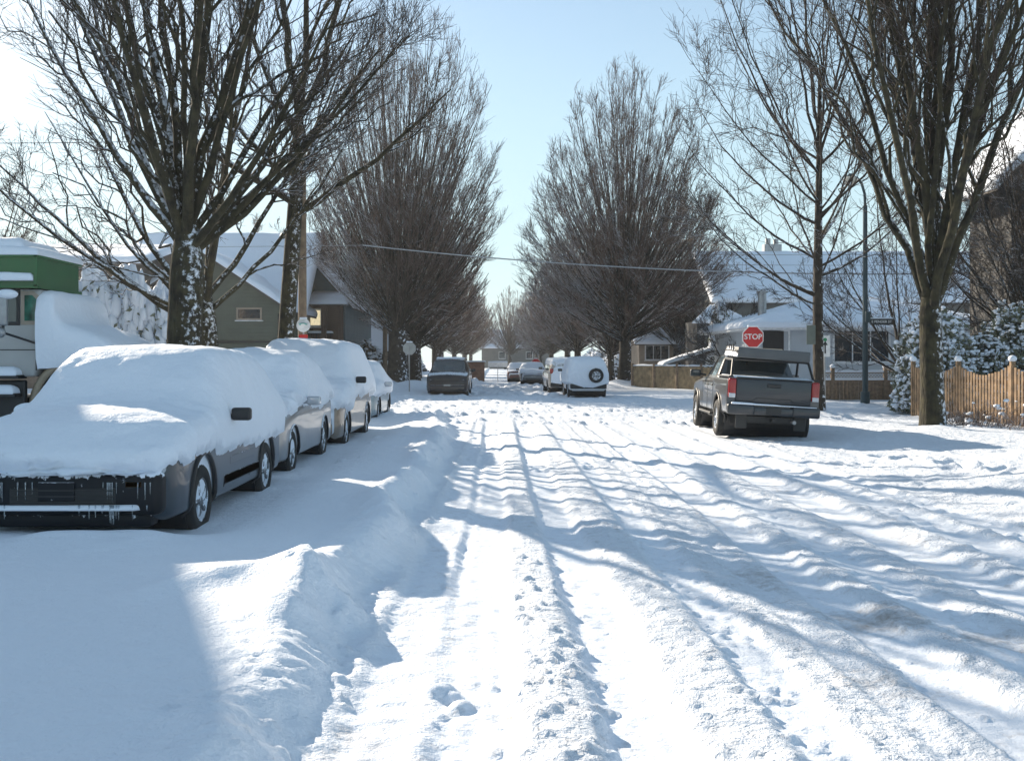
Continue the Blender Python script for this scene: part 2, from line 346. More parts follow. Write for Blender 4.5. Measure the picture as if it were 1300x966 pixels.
def ground():
    X, Y = GX, GY
    H = g_smooth(X, Y)
    near = 1-sst(Y, 40, 120)
    cross = sst(Y, 26, 31)*(1-sst(Y, 44, 50))
    road = sst(X, -.85, -.6)*(1-sst(X, 5.2, 6.2))
    chop = road*.55+cross*.9+sst(X, 5, 6)*.8*(1-sst(Y, 24, 28)*.5)
    H += .009*fbm(X*16, Y*13, 3, 44)*chop*(1-sst(Y, 8, 16))
    H += .017*fbm(X*1.5, Y*.42, 4, 31)*(.35+chop)*near
    H += .012*np.abs(fbm(X*3.5, Y*1.3, 4, 41))*chop*near*1.6+.016*fbm(X*9, Y*8, 3, 43)*chop*(1-sst(Y, 14, 30))
    lb = np.exp(-((X+1.05)/.45)**2)*(1-sst(Y, 20, 26)); H += lb*(.030*np.abs(fbm(X*4, Y*3.4, 4, 45))+.020*fbm(X*13, Y*11, 3, 46))
    # plough ridges running across at the junction
    H += cross*near*.10*np.clip(fbm(X*.22, Y*.75, 4, 51)+.15, 0, 1)
    H += (1-sst(X, 4, 7))*sst(X, -3, -1)*sst(Y, 45, 52)*near*.12*np.clip(fbm(X*.5, Y*.35, 4, 52)+.1, 0, 1)
    # long ridges along the road
    for (xc, a, w, s) in ((.30, .035, .16, 1), (1.12, .06, .22, 2), (1.55, .02, .2, 7), (2.75, .035, .22, 3), (3.25, .02, .16, 4), (4.15, .035, .28, 5), (4.75, .03, .25, 6)):
        xx = xc+.10*fbm(Y*.25, Y*0+s, 2, s)
        fade = (1-sst(Y, 22, 30))
        H += a*np.exp(-((X-xx)/w)**2)*(.6+.6*vn(X*1.5+s, Y*.45, 60+s))*fade
    tread = 0*X
    rough = np.clip(.42+chop*.8, 0, 1)
    for (xc, hw, d, slope, tr, s) in ((-.10, .19, .055, 0, 1, 1), (.64, .18, .042, .0, 1, 2), (1.38, .15, .022, .0, .7, 8), (2.92, .18, .026, .0, .6, 9), (4.35, .2, .03, 0, .5, 10), (-.52, .20, .03, .01, .25, 3), (1.93, .09, .014, 0, 0, 4), (2.36, .16, .038, .004, .5, 5), (3.68, .22, .042, .0, .4, 6), (4.9, .18, .04, 0, .3, 7)):
        xx = xc+slope*(Y-6)+.07*fbm(Y*.16, Y*0+s*3.1, 2, 70+s)+.012*fbm(Y*1.7, Y*0+s, 2, 90+s)
        fade = 1-sst(Y, 24, 30)
        m = 1-sst(np.abs(X-xx), hw*.70, hw*1.35)
        H -= d*m*fade*(.75+.5*vn(Y*.8, X*0+s, 77))
        H += .014*np.exp(-((np.abs(X-xx)-hw*1.25)/.05)**2)*fade*vn(X*4, Y*3, s+80)
        u = (X-xx)/hw
        t = (np.cos(u*3*np.pi)*.5+.5)*.008+(np.sin(Y*2*np.pi/.085+np.abs(u)*4)*.5+.5)*.009
        tread = tread+t*m*tr*fade*(1-sst(Y, 6, 9.5))*vn(X*.6, Y*.9, 99)
        rough = rough*(1-.75*m*fade*min(1, tr*2+.3))
    H -= tread
    # rounded clods
    r = np.random.default_rng(5)
    def clods(n, x0, x1, y0, y1, rmin, rmax, hs=.8):
        nonlocal H
        cx = r.uniform(x0, x1, n); cy = y0+(y1-y0)*r.random(n)**1.3; cr = rmin+(rmax-rmin)*r.random(n)**3
        for a, b, c in zip(cx, cy, cr):
            i0, i1 = np.searchsorted(gx, (a-c*1.3, a+c*1.3)); j0, j1 = np.searchsorted(gy, (b-c*1.3, b+c*1.3))
            if i1-i0 < 2 or j1-j0 < 2: continue
            xs = gx[i0:i1, None]; ys = gy[None, j0:j1]; e = r.uniform(.7, 1.3); th = r.uniform(0, 3.14)
            dx = (xs-a)*math.cos(th)+(ys-b)*math.sin(th); dy = -(xs-a)*math.sin(th)+(ys-b)*math.cos(th)
            q = 1-(dx/(c*e))**2-(dy*e/c)**2+.35*(vn(xs*9/c*.12, ys*9/c*.12, 3)-.5)
            bump = np.sqrt(np.clip(q, 0, 1))*c*hs
            sub = H[i0:i1, j0:j1]; base = float(sub.mean())-c*.12
            H[i0:i1, j0:j1] = np.where(bump > 0, np.maximum(sub, base+bump), sub)
    clods(260, .10, .50, 3.0, 8.5, .015, .055)
    clods(60, -.30, .48, 3.4, 5.6, .02, .085, .7)
    clods(1100, .88, 1.7, 3, 12, .012, .045, .6)
    clods(900, 1.3, 3.4, 3, 14, .012, .04, .55)
    clods(350, 2.5, 3.35, 3, 14, .02, .06, .6)
    clods(600, 3.95, 5.2, 3, 18, .02, .07, .6)
    clods(900, 5, 11, 5, 20, .03, .12, .5)
    clods(420, -1.35, -.72, 3, 20, .015, .05, .6)
    clods(900, -2.5, 10, 15, 27, .03, .10, .5)
    clods(1400, -5, 13, 26, 46, .05, .18, .6)
    clods(300, -3, 5, 46, 75, .1, .35, .6)
    clods(250, .2, 6, 3, 24, .02, .045)
    # footprints in the right-hand bank
    for (fx, fy) in [(6.3+.33*i+.12*(i % 2), 8.3+.55*i) for i in range(14)]+[(7.6-.1*i, 10+.6*i+.1*(i % 2)) for i in range(12)]+[(10.5+.25*(i % 2), 15+.6*i) for i in range(8)]:
        H -= .16*np.exp(-(((X-fx)/.14)**2+((Y-fy)/.22)**2)**1.4)
        H += .05*np.exp(-((np.hypot((X-fx)/.14, (Y-fy)/.22)-1.9)/.5)**2)*(X > 5)
    # dirt showing in the ruts
    dirt = np.zeros_like(X)
    for (a, b, sx, sy, k) in ((2.45, 6.4, .55, .55, .66), (2.0, 7.6, .35, .9, .55), (2.9, 5.9, .5, .5, .58), (3.85, 9.3, .2, .6, .58), (-.62, 4.3, .3, .5, .52), (-.35, 7.1, .12, .12, .55), (1.95, 5.1, .5, .6, .52), (4.9, 8.1, .3, .5, .5), (.1, 4.65, .2, .1, .6), (5.9, 20.4, .9, .5, .62), (2.3, 11, .4, 2.2, .48), (3.7, 13, .3, 2.2, .48), (1.9, 24, 3, 5, .42)):
        dirt = np.maximum(dirt, k*np.exp(-(((X-a)/sx)**2+((Y-b)/sy)**2)**1.2))
    dirt = np.maximum(dirt, .40*road*near*(1-sst(Y, 20, 27)))
    far = sst(Y, 150, 500)
    H = H*(1-far)
    n, k = X.shape
    V = np.stack([X, Y, H], -1).reshape(-1, 3)
    I = np.arange(n*k).reshape(n, k)
    F = np.stack([I[:-1, :-1], I[1:, :-1], I[1:, 1:], I[:-1, 1:]], -1).reshape(-1, 4)
    o = mesh_np('snowy_ground', V, F, M['snow'])
    for nm, arr in (('dirt', dirt), ('rough', rough)):
        at_ = o.data.attributes.new(nm, 'FLOAT', 'POINT'); at_.data.foreach_set('value', arr.ravel().astype(np.float32))
    tag(o, 'rutted snow covering the street, kerbs and yards', kind='structure')
ground()
# ================================================================== trees
def bez(a, c, b, K):
    t = np.linspace(0, 1, K)[None, :, None]
    return a[:, None]*(1-t)**2+2*c[:, None]*t*(1-t)+b[:, None]*t**2
def kids(P, Rr, n, ang, ln, up, K, r, rr=.55, tmin=.2, tmax=.97, jit=.03, rmin=.004, clip=None, tp=1.0):
    """n children per parent polyline; ang spread, ln length factor array/func, up pull upward"""
    N, Kp, _ = P.shape
    t = tmin+(tmax-tmin)*r.random((N, n))**tp
    f = t*(Kp-1); i = np.minimum(f.astype(int), Kp-2); w = (f-i)[..., None]
    ii = np.arange(N)[:, None]
    p = P[ii, i]*(1-w)+P[ii, i+1]*w
    tg = P[ii, i+1]-P[ii, i]; tg /= np.linalg.norm(tg, axis=-1, keepdims=True)+1e-9
    pr = Rr[ii, i]*(1-w[..., 0])+Rr[ii, i+1]*w[..., 0]
    rnd = r.normal(size=p.shape); rnd -= (rnd*tg).sum(-1, keepdims=True)*tg; rnd /= np.linalg.norm(rnd, axis=-1, keepdims=True)+1e-9
    a = ang*(.6+.8*r.random((N, n)))[..., None]
    d = tg*np.cos(a)+rnd*np.sin(a)
    plen = np.linalg.norm(P[:, -1]-P[:, 0], axis=-1)[:, None]
    L = (ln(plen, t) if callable(ln) else ln)*(.6+.7*r.random((N, n)))
    p = p.reshape(-1, 3); d = d.reshape(-1, 3); L = np.broadcast_to(L, (N, n)).reshape(-1, 1)
    e = p+d*L+np.array([0, 0, 1.])*L*up
    c = p+d*L*.5+r.normal(size=p.shape)*L*.05
    Q = bez(p, c, e, K)
    Q[:, 1:] += r.normal(size=Q[:, 1:].shape)*L[:, None]*jit
    if clip is not None:
        keep = clip(Q[:, -1]); Q = Q[keep]; pr = pr.reshape(-1)[keep]; L = L[keep]
    else: pr = pr.reshape(-1)
    r0 = np.maximum(pr*rr, rmin)
    rad = r0[:, None]*np.linspace(1, .35, K)[None]; rad = np.maximum(rad, rmin*.6)
    return Q, rad
def make_tree(name, loc, label, seed, H, zf, tr, nl, spread, levels, lim_r, bark='bark', twig='twig', rmin=.005, wide=.35, group=None, zs=None, trunk_lean=(0, 0), roots=1, curve=.12, env=None, biases=None, scale=1, rz=0, thin=None, top=.9, ring=8, cat='tree', rmx=None, pw=.5):
    """trunk to fork height zf, nl limbs that fan to an egg-shaped envelope, then levels of branches"""
    r = np.random.default_rng(seed)
    root = empty(name, loc, rz, label, cat, group, s=scale)
    base = np.array([0, 0, -.3]); tipx, tipy = trunk_lean
    K = 9
    z = np.linspace(0, 1, K)
    ztop = zs if zs else zf+1.0
    tp = np.stack([tipx*z+.03*np.sin(z*5+seed), tipy*z+.03*np.cos(z*4+seed), -.3+(ztop+.3)*z], -1)[None]
    hh = tp[0, :, 2]
    rt = tr*(1+.45*np.exp(-np.clip(hh, 0, 9)/.35)-.10*z)*np.where(hh > zf, np.clip(1-(hh-zf)/(ztop-zf+1e-6)*.65, .25, 1), 1)
    # limbs
    phi = (np.arange(nl)*2.39996+seed)%(2*np.pi); u = (np.arange(nl)+.5)/nl
    th = spread*u**pw*(.88+.24*r.random(nl))
    if biases is not None:
        for k, (ph, tt) in enumerate(biases): phi[-1-k] = ph; th[-1-k] = tt
    d = np.stack([np.sin(th)*np.cos(phi), np.sin(th)*np.sin(phi), np.cos(th)], -1)
    s = np.interp(r.random(nl)*.9+.05*(1-u), [0, 1], [0, 1])
    st_h = zf-.15+(ztop-zf+.1)*(1-u)*(.6+.4*r.random(nl))
    zi = (st_h+.3)/(ztop+.3)
    start = np.stack([tipx*zi, tipy*zi, st_h], -1)
    Hc = H-zf
    if env is None:
        Ln = Hc*(1-(1-wide)*(np.clip(th/spread, 0, 1))**1.3)*(.9+.15*r.random(nl))
    else: Ln = env(th)*(.9+.15*r.random(nl))
    clipf = None
    if rmx is not None:
        zz, rr_, ox = rmx; Lt = np.linspace(1, H, 80)
        E3 = start[:, None]+d[:, None]*Lt[None, :, None]; E3[..., 2] += curve*Lt[None]
        ins = np.hypot(E3[..., 0]-ox*np.clip(E3[..., 2]/8, 0, 1), E3[..., 1]) <= np.interp(E3[..., 2], zz, rr_, right=0)
        Ln = np.array([Lt[max(0, np.where(q)[0].max())] if q.any() else 2. for q in ins])*(.90+.09*r.random(nl))
        def clipf(Q):
            j = 1.0+.05*r.normal(size=len(Q)); return np.hypot(Q[:, 0]-ox*np.clip(Q[:, 2]/8, 0, 1), Q[:, 1]) <= np.interp(Q[:, 2], zz, rr_, right=0, left=rr_[0])*j
    end = start+d*Ln[:, None]+np.array([0, 0, 1.])*(Ln*curve)[:, None]
    c = start+d*(Ln*.45)[:, None]+np.stack([d[:, 0], d[:, 1], -d[:, 2]*0-.3], -1)*(Ln*curve*.5)[:, None]
    Kl = 12
    L1 = bez(start, c, end, Kl); L1[:, 1:] += np.cumsum(r.normal(size=L1[:, 1:].shape), 1)*Ln[:, None, None]*.006
    r1 = (lim_r*(.75+.5*r.random(nl)))[:, None]*np.linspace(1, .12, Kl)[None]**.9; r1 = np.maximum(r1, rmin)
    big = [tubes(tp, rt[None], 14), tubes(L1, r1, ring)]
    P, Rr = L1, r1; fine = []
    allP = [(L1, r1)]
    for li, (n, ang, ln, up, K2, rrf, sides, onlimb) in enumerate(levels):
        Q, q = kids(P, Rr, n, ang, ln, up, K2, r, rrf, tmin=.12 if li == 0 else .15, rmin=rmin, tp=.8 if rmx is None else .62, clip=clipf)
        (big if onlimb else fine).append(tubes(Q, q, sides)); P, Rr = Q, q
    V, F = join(big); mesh_np('trunk', V, F, M[bark], root)
    if fine:
        V, F = join(fine); mesh_np('crown', V, F, M[twig], root)
    return root
def lf(k, a=.25): return lambda pl, t: pl*k*(1.05-t)**.6+a
G_ROW = 'tall bare trees lining the street'
# A: big mossy tree over the parked cars
make_tree('bare_tree', (-5.3, 17, gh(-5.3, 17)-.1), 'big mossy bare tree with thick snow-streaked trunk behind the nearest parked cars', 3, 13, 3.2, .31, 22, R(38),
          [(8, R(24), lf(.38), .12, 8, .5, 6, True), (7, R(26), lf(.36, .3), .12, 6, .5, 4, False), (6, R(30), lf(.42, .2), .1, 4, .55, 3, False)],
          .085, rmin=.005, wide=.50, zs=4.0, curve=.10, biases=[(0.05, R(45)), (.3, R(37)), (-.5, R(42)), (3.1, R(34)), (2.6, R(27)), (-.15, R(51)), (0.5, R(46)), (-1.1, R(32))])
# B: spreading maple in the yard
make_tree('bare_tree', (-6.7, 23, gh(-6.7, 23)-.1), 'low forking bare tree with wide spreading crown in front of the green house', 12, 9.5, 2.3, .27, 10, R(62),
          [(8, R(38), lf(.42), .05, 8, .5, 6, True), (7, R(38), lf(.40, .2), .05, 6, .5, 4, False), (6, R(38), lf(.42, .15), .08, 4, .55, 3, False)],
          .085, rmin=.006, wide=.85, zs=3.4, curve=.16, bark='bark', biases=[(3.14, R(56)), (2.9, R(46)), (3.5, R(62)), (.4, R(40))])
# C: tall snow-crusted trunk beside the utility pole
make_tree('bare_tree', (-5.6, 26, gh(-5.6, 26)-.1), 'slim tall tree with snow crusted trunk just left of the wooden utility pole', 23, 13, 5.2, .22, 8, R(48),
          [(7, R(32), lf(.4), .1, 7, .5, 5, True), (6, R(34), lf(.38, .2), .1, 5, .5, 4, False), (5, R(34), lf(.4, .12), .1, 4, .55, 3, False)],
          .10, rmin=.007, wide=.6, zs=9.0, curve=.12, trunk_lean=(.5, 0), biases=[(-.2, R(60)), (3.3, R(60))])
# E: left hornbeam beyond the junction
hl = [(8, R(16), lf(.18, .5), .04, 5, .6, 4, False), (7, R(19), lf(.40, .35), .07, 4, .6, 3, False), (2, R(24), lf(.45, .25), .06, 3, .7, 3, False)]
make_tree('bare_tree', (-5.35, 54, gh(-5.35, 54)-.1), 'huge vase shaped bare tree with clustered trunks behind the round-looking sign back on the left', 31, 21, 2.6, .55, 200, R(50),
          hl, .062, bark='bark2', twig='twig2', rmin=.009, wide=.50, zs=5.5, curve=.14, group=G_ROW, ring=6, pw=.62, rmx=([1, 2.8, 4.5, 7, 9.8, 14.2, 17.6, 20.2, 21.3], [1.5, 3.5, 4.8, 5.5, 5.6, 5.0, 4.0, 2.5, .6], .55))
# F: right hornbeam
make_tree('bare_tree', (7.75, 60, gh(7.75, 60)-.1), 'huge egg shaped bare tree right of the snowed-in vans, in front of the board fence', 44, 20.5, 2.4, .38, 240, R(66),
          hl, .055, bark='bark2', twig='twig2', rmin=.010, wide=.46, zs=6.5, curve=.13, group=G_ROW, ring=6, pw=.62, rmx=([1, 2.3, 3.2, 4.6, 7.5, 10.5, 14, 17.7, 19.0, 20], [1.5, 3.7, 5.6, 6.6, 6.9, 6.2, 4.9, 3.3, 2.0, .4], 0))
# G: near right tree
make_tree('bare_tree', (9.75, 22.3, gh(9.75, 22.3)-.25), 'tall mossy bare tree standing in a snow mound before the picket fence', 52, 15.5, 2.7, .25, 18, R(25),
          [(10, R(20), lf(.40), .12, 8, .55, 5, True), (9, R(26), lf(.36, .25), .12, 6, .5, 4, False), (6, R(30), lf(.40, .15), .1, 4, .55, 3, False)],
          .105, rmin=.006, wide=.85, zs=4.6, curve=-.07, pw=.8)
# H: slender open tree behind the pickup
make_tree('bare_tree', (8.75, 27, gh(8.75, 27)-.1), 'slender open branched tree just behind the grey pickup', 66, 11.5, 3.0, .14, 30, R(66),
          [(7, R(30), lf(.40), .10, 8, .55, 5, True), (6, R(34), lf(.42, .3), .12, 6, .6, 4, False), (5, R(34), lf(.45, .2), .1, 4, .7, 3, False)],
          .036, rmin=.006, wide=.46, zs=9.3, curve=.22, bark='bark2', biases=[(3.14, R(62)), (2.9, R(55)), (3.4, R(66)), (.6, R(24))])
# smaller yard trees
sp = [(7, R(32), lf(.42), .1, 6, .5, 4, True), (7, R(34), lf(.42, .2), .1, 5, .5, 3, False), (5, R(34), lf(.42, .15), .1, 4, .55, 3, False)]
make_tree('bare_tree', (15.2, 37.5, .2), 'dense small bare tree in front of the white bungalow, right of the lamp post', 71, 7.6, 1.0, .12, 14, R(68), sp, .05, rmin=.009, wide=.8, curve=.15, bark='bark2')
make_tree('bare_tree', (18.4, 33.5, .2), 'snowy bare tree above the evergreen shrub at the right edge', 75, 8.6, 1.4, .14, 14, R(62), sp, .06, rmin=.009, wide=.8, curve=.15, bark='bark2')
make_tree('bare_tree', (17.3, 31.2, .1), 'dense dark tangled bare tree hiding the house at the right edge', 223, 8.6, .8, .16, 34, R(40),
          [(8, R(30), lf(.35), .05, 6, .5, 4, True), (7, R(34), lf(.4, .2), .05, 5, .5, 3, False), (4, R(34), lf(.4, .15), .05, 4, .6, 3, False)], .06, rmin=.010, wide=.7, zs=3.5, curve=.05, bark='bark2', pw=.6)
make_tree('bare_tree', (12.6, 55, .2), 'small snow-laden tree behind the board fence by the dark carport', 76, 4.4, .8, .08, 12, R(74), sp, .04, rmin=.010, wide=.8, curve=.12, bark='bark2')
make_tree('bare_tree', (-33, 62, .2), 'distant bare tree at the left edge above the white truck', 77, 13.5, 3, .25, 14, R(55), sp, .1, rmin=.014, wide=.8, curve=.15, bark='bark2')
make_tree('bare_tree', (-14.5, 76, .2), 'brown bare tree rising behind the snowy roof with the brick chimney', 78, 11.5, 3, .25, 18, R(62), sp, .09, rmin=.015, wide=.8, curve=.15, bark='bark2', twig='twig2')
# the rest of the avenue: one tree copied down both sides
proto = make_tree('bare_tree', (-5.4, 66, .1), 'bare street tree second in the far left row', 90, 15, 2.6, .34, 130, R(60),
          [(6, R(18), lf(.22,.4), .05, 5, .6, 3, False), (6, R(22), lf(.4, .3), .06, 3, .6, 3, False)], .06, bark='bark2', twig='twig2', rmin=.018, wide=.52, zs=5, curve=.14, pw=.62, rmx=([1, 2.3, 3.2, 4.6, 7, 10, 12.5, 14.5, 16], [1.2, 2.6, 4.0, 4.9, 5.3, 4.7, 3.4, 2.0, .2], 0), group=G_ROW, ring=5)
rows = [(-6.2, 78, .95, 1.1, 'bare street tree third in the far left row'), (-5.6, 91, 1.0, 2.3, 'bare street tree fourth in the far left row'),
        (-5.9, 106, .95, 3.9, 'bare street tree fifth in the far left row'), (-5.2, 124, .9, 5.2, 'bare street tree sixth in the far left row'), (-4.6, 148, .9, .7, 'bare street tree last in the far left row'),
        (8.3, 72, .72, .4, 'bare street tree right behind the huge egg shaped tree, its trunk left of it'), (14.2, 78, .98, 4.4, 'sunlit bare tree peeking out right of the huge egg shaped tree'),
        (7.0, 86, .9, 1.9, 'bare street tree third in the far right row'), (7.2, 101, .95, 3.1, 'bare street tree fourth in the far right row'),
        (6.6, 119, .9, 4.8, 'bare street tree fifth in the far right row'), (6.4, 142, .9, 6.0, 'bare street tree last in the far right row')]
for (x_, y_, s_, rz_, lb) in rows:
    c = copy_tree(proto); c.location = (x_, y_, .1); c.scale = (s_, s_, s_); c.rotation_euler.z = rz_; c['label'] = lb
# ================================================================== vehicles
def gsm(a, s):
    k = int(s*3)+1; w = np.exp(-(np.arange(-k, k+1)/s)**2/2); w /= w.sum()
    return np.convolve(np.pad(a, k, 'edge'), w, 'valid')
def crom(pts, n):
    """Catmull-Rom through rows pts (S,k,2), n samples per segment -> (S, (k-1)n+1, 2)"""
    P = np.concatenate([2*pts[:, :1]-pts[:, 1:2], pts, 2*pts[:, -1:]-pts[:, -2:-1]], 1); out = []
    for i in range(pts.shape[1]-1):
        a, b, c, d = P[:, i], P[:, i+1], P[:, i+2], P[:, i+3]
        for t in np.arange(n)/n:
            m0 = .45*(c-a); m1 = .45*(d-b); h1 = t*t*(3-2*t)
            out.append(b*(1-h1)+c*h1+m0*(t*(1-t)**2)-m1*(t*t*(1-t)))
    out.append(P[:, -2]); return np.stack(out, 1)
class Body:
    """lofted car body; x forward, y left, z up. stations rows: x, zbottom, zbelt, ztop, wlow, wbelt, wtop"""
    NS = 6
    def __init__(s, st, dx=.03, smooth=1.6, zoff=0, wadd=0, crown=.03):
        st = np.array(st, float); st = st[np.argsort(st[:, 0])]
        x0, x1 = st[0, 0], st[-1, 0]
        xs = np.unique(np.round(np.concatenate([np.arange(x0, x1, dx), x0+np.array([0, .005, .015]), x1-np.array([0, .005, .015])]), 4))
        c = [gsm(np.interp(xs, st[:, 0], st[:, k]), smooth) for k in range(1, 7)]
        s.x = xs; zb, zl, zt, wl, wb, wt = c; zt = zt+zoff; wb = wb+wadd; wl = wl+wadd*.6
        s.zb, s.zl, s.zt, s.wb = zb, zl, zt, wb
        zm = zb*.45+zl*.55
        pts = np.stack([np.stack([wl*.90, zb], 1), np.stack([wl, zb+.07], 1), np.stack([np.maximum(wl, wb)+.012, zm], 1), np.stack([wb, zl], 1),
                        np.stack([wt+(wb-wt)*.06, zt-.07*np.clip((zt-zl)/.2, .15, 1)], 1), np.stack([wt*.72, zt], 1), np.stack([wt*0, zt+crown], 1)], 1)
        h = crom(pts, s.NS)                         # (S, m, 2)
        full = np.concatenate([h, h[:, ::-1][:, 1:]*np.array([-1, 1])], 1)
        s.m = full.shape[1]; s.half = h.shape[1]
        s.P = np.stack([np.repeat(xs[:, None], s.m, 1), full[..., 0], full[..., 1]], -1)
    def normals(s):
        du = np.gradient(s.P, axis=0); dv = np.gradient(s.P, axis=1); n = np.cross(dv, du); n /= np.linalg.norm(n, axis=2, keepdims=True)+1e-9
        return -n if (n[len(n)//2, s.m//2, 2] < 0) else n
    def faces(s): 
        I = np.arange(s.P.shape[0]*s.m).reshape(-1, s.m)
        return np.stack([I[:-1, :-1], I[1:, :-1], I[1:, 1:], I[:-1, 1:]], -1)
    def mesh(s, name, m, parent, arches=(), R_=.36, zc=.34):
        P = s.P.copy(); F = s.faces(); V = P.reshape(-1, 3)
        side = np.abs(V[:, 1]) > .35
        keep = np.ones(F.shape[:2], bool)
        for ax in arches:
            d = np.hypot(V[:, 0]-ax, V[:, 2]-zc)
            sel = side & (d < R_*1.0) & (d > R_-.05)
            V[sel, 0] = ax+(V[sel, 0]-ax)/d[sel]*R_; V[sel, 2] = zc+(V[sel, 2]-zc)/d[sel]*R_
            d = np.hypot(V[:, 0]-ax, V[:, 2]-zc); ins = ((d < R_-.01) & side).reshape(P.shape[:2])
            k = ins[:-1, :-1] | ins[1:, :-1] | ins[1:, 1:] | ins[:-1, 1:]; keep &= ~k
        Fq = F[keep]
        caps = [np.arange(s.m)[None], (np.arange(s.m)+(P.shape[0]-1)*s.m)[::-1][None]]
        o = mesh_np(name, V, [Fq]+caps, m, parent)
        bm = bmesh.new(); bm.from_mesh(o.data); bmesh.ops.recalc_face_normals(bm, faces=bm.faces); bm.to_mesh(o.data); bm.free()
        try: o.data.set_sharp_from_angle(angle=R(38))
        except Exception: pass
        return o
    def patch(s, name, m, parent, x0, x1, v0, v1, side=1, off=.006):
        """a piece of the skin between stations x0..x1 and section params v0..v1 (0..6 up one side)"""
        N = s.normals(); i = np.where((s.x >= x0) & (s.x <= x1))[0]
        j = np.arange(int(round(v0*s.NS)), int(round(v1*s.NS))+1)
        if side < 0: j = (s.m-1-j)[::-1]
        A = (s.P+N*off)[np.ix_(i, j)]; n, k = A.shape[:2]
        I = np.arange(n*k).reshape(n, k); F = np.stack([I[:-1, :-1], I[1:, :-1], I[1:, 1:], I[:-1, 1:]], -1).reshape(-1, 4)
        return mesh_np(name, A.reshape(-1, 3), F, m, parent)
def wheel(parent, x, y, z, r=.33, w=.22, side=1, spokes=6, rim='rim', steer=0):
    """side = +1 outer face to +y"""
    V = []; prof = [(r*.60, -w/2), (r*.93, -w/2), (r, -w*.34), (r, w*.34), (r*.93, w/2), (r*.62, w/2), (r*.60, w*.30)]
    n = 72; a = np.arange(n)/n*2*np.pi; bump_ = lambda i, q: .012*(i % 2) if q > r*.95 else 0
    P = np.array([[((q+bump_(i, q))*np.cos(t), p*side, (q+bump_(i, q))*np.sin(t)) for (q, p) in prof] for i, t in enumerate(a)])
    kk = len(prof); I = np.arange(n*kk).reshape(n, kk); J = np.roll(I, -1, 0)
    F = np.stack([I[:, :-1], J[:, :-1], J[:, 1:], I[:, 1:]], -1).reshape(-1, 4)
    mb = MB()
    t = mesh_np('wheel', P.reshape(-1, 3), F, M['rubber'], parent); t.location = (x, y, z); t.rotation_euler.z = steer
    mb = MB()
    mb.cyl((0, w*.1*side, 0), (0, w*.30*side, 0), r*.62, r*.60, 28)
    for i in range(spokes):
        an = i/spokes*2*math.pi; mb.box((0, 0, 0), (r*.52, .03, .05), Matrix.Rotation(an, 4, 'Y') @ Matrix.Translation((r*.32, w*.37*side, 0)), .012)
    mb.cyl((0, w*.30*side, 0), (0, w*.44*side, 0), .065, .05, 16)
    P2 = np.array([[(q*np.cos(t), p*side, q*np.sin(t)) for (q, p) in ((r*.56, w*.30), (r*.58, w*.46), (r*.63, w*.47))] for t in a])
    for i in range(n):
        for k in range(2):
            mb.quad(*[tuple(P2[ii % n][kk2]) for ii, kk2 in ((i, k), (i+1, k), (i+1, k+1), (i, k+1))])
    mb.build('rim', M[rim], t)
    return t
def arch_trim(body, parent, ax, R_, zc, side, m='black', t=.028, z0=.30):
    a0 = math.asin(max(-1, min(1, (z0-zc)/R_))); an = np.linspace(a0, math.pi-a0, 26)
    xs = ax+R_*np.cos(an); zs = zc+R_*np.sin(an)
    ys = []
    for q, z in zip(xs, zs):
        i = int(np.argmin(np.abs(body.x-q))); row = body.P[i, :body.half]; j = int(np.argmin(np.abs(row[:int(body.NS*3.6), 2]-z))); ys.append(row[j, 1]+.0)
    P = np.stack([xs, np.array(ys)*side, zs], -1)[None]; V, F = tubes(P, np.full((1, 26), t), 8)
    mesh_np('wheel_arch', V, F, M[m], parent)
def liners(parent, axs, R_, zc, w):
    mb = MB()
    for a in axs: mb.cyl((a, -w+.02, zc), (a, w-.02, zc), R_-.012, n=28)
    mb.box(((axs[0]+axs[1])/2, 0, zc-.02), (abs(axs[0]-axs[1])+.9, w*1.7, .2))
    return mb.build('underbody', M['black'], parent)
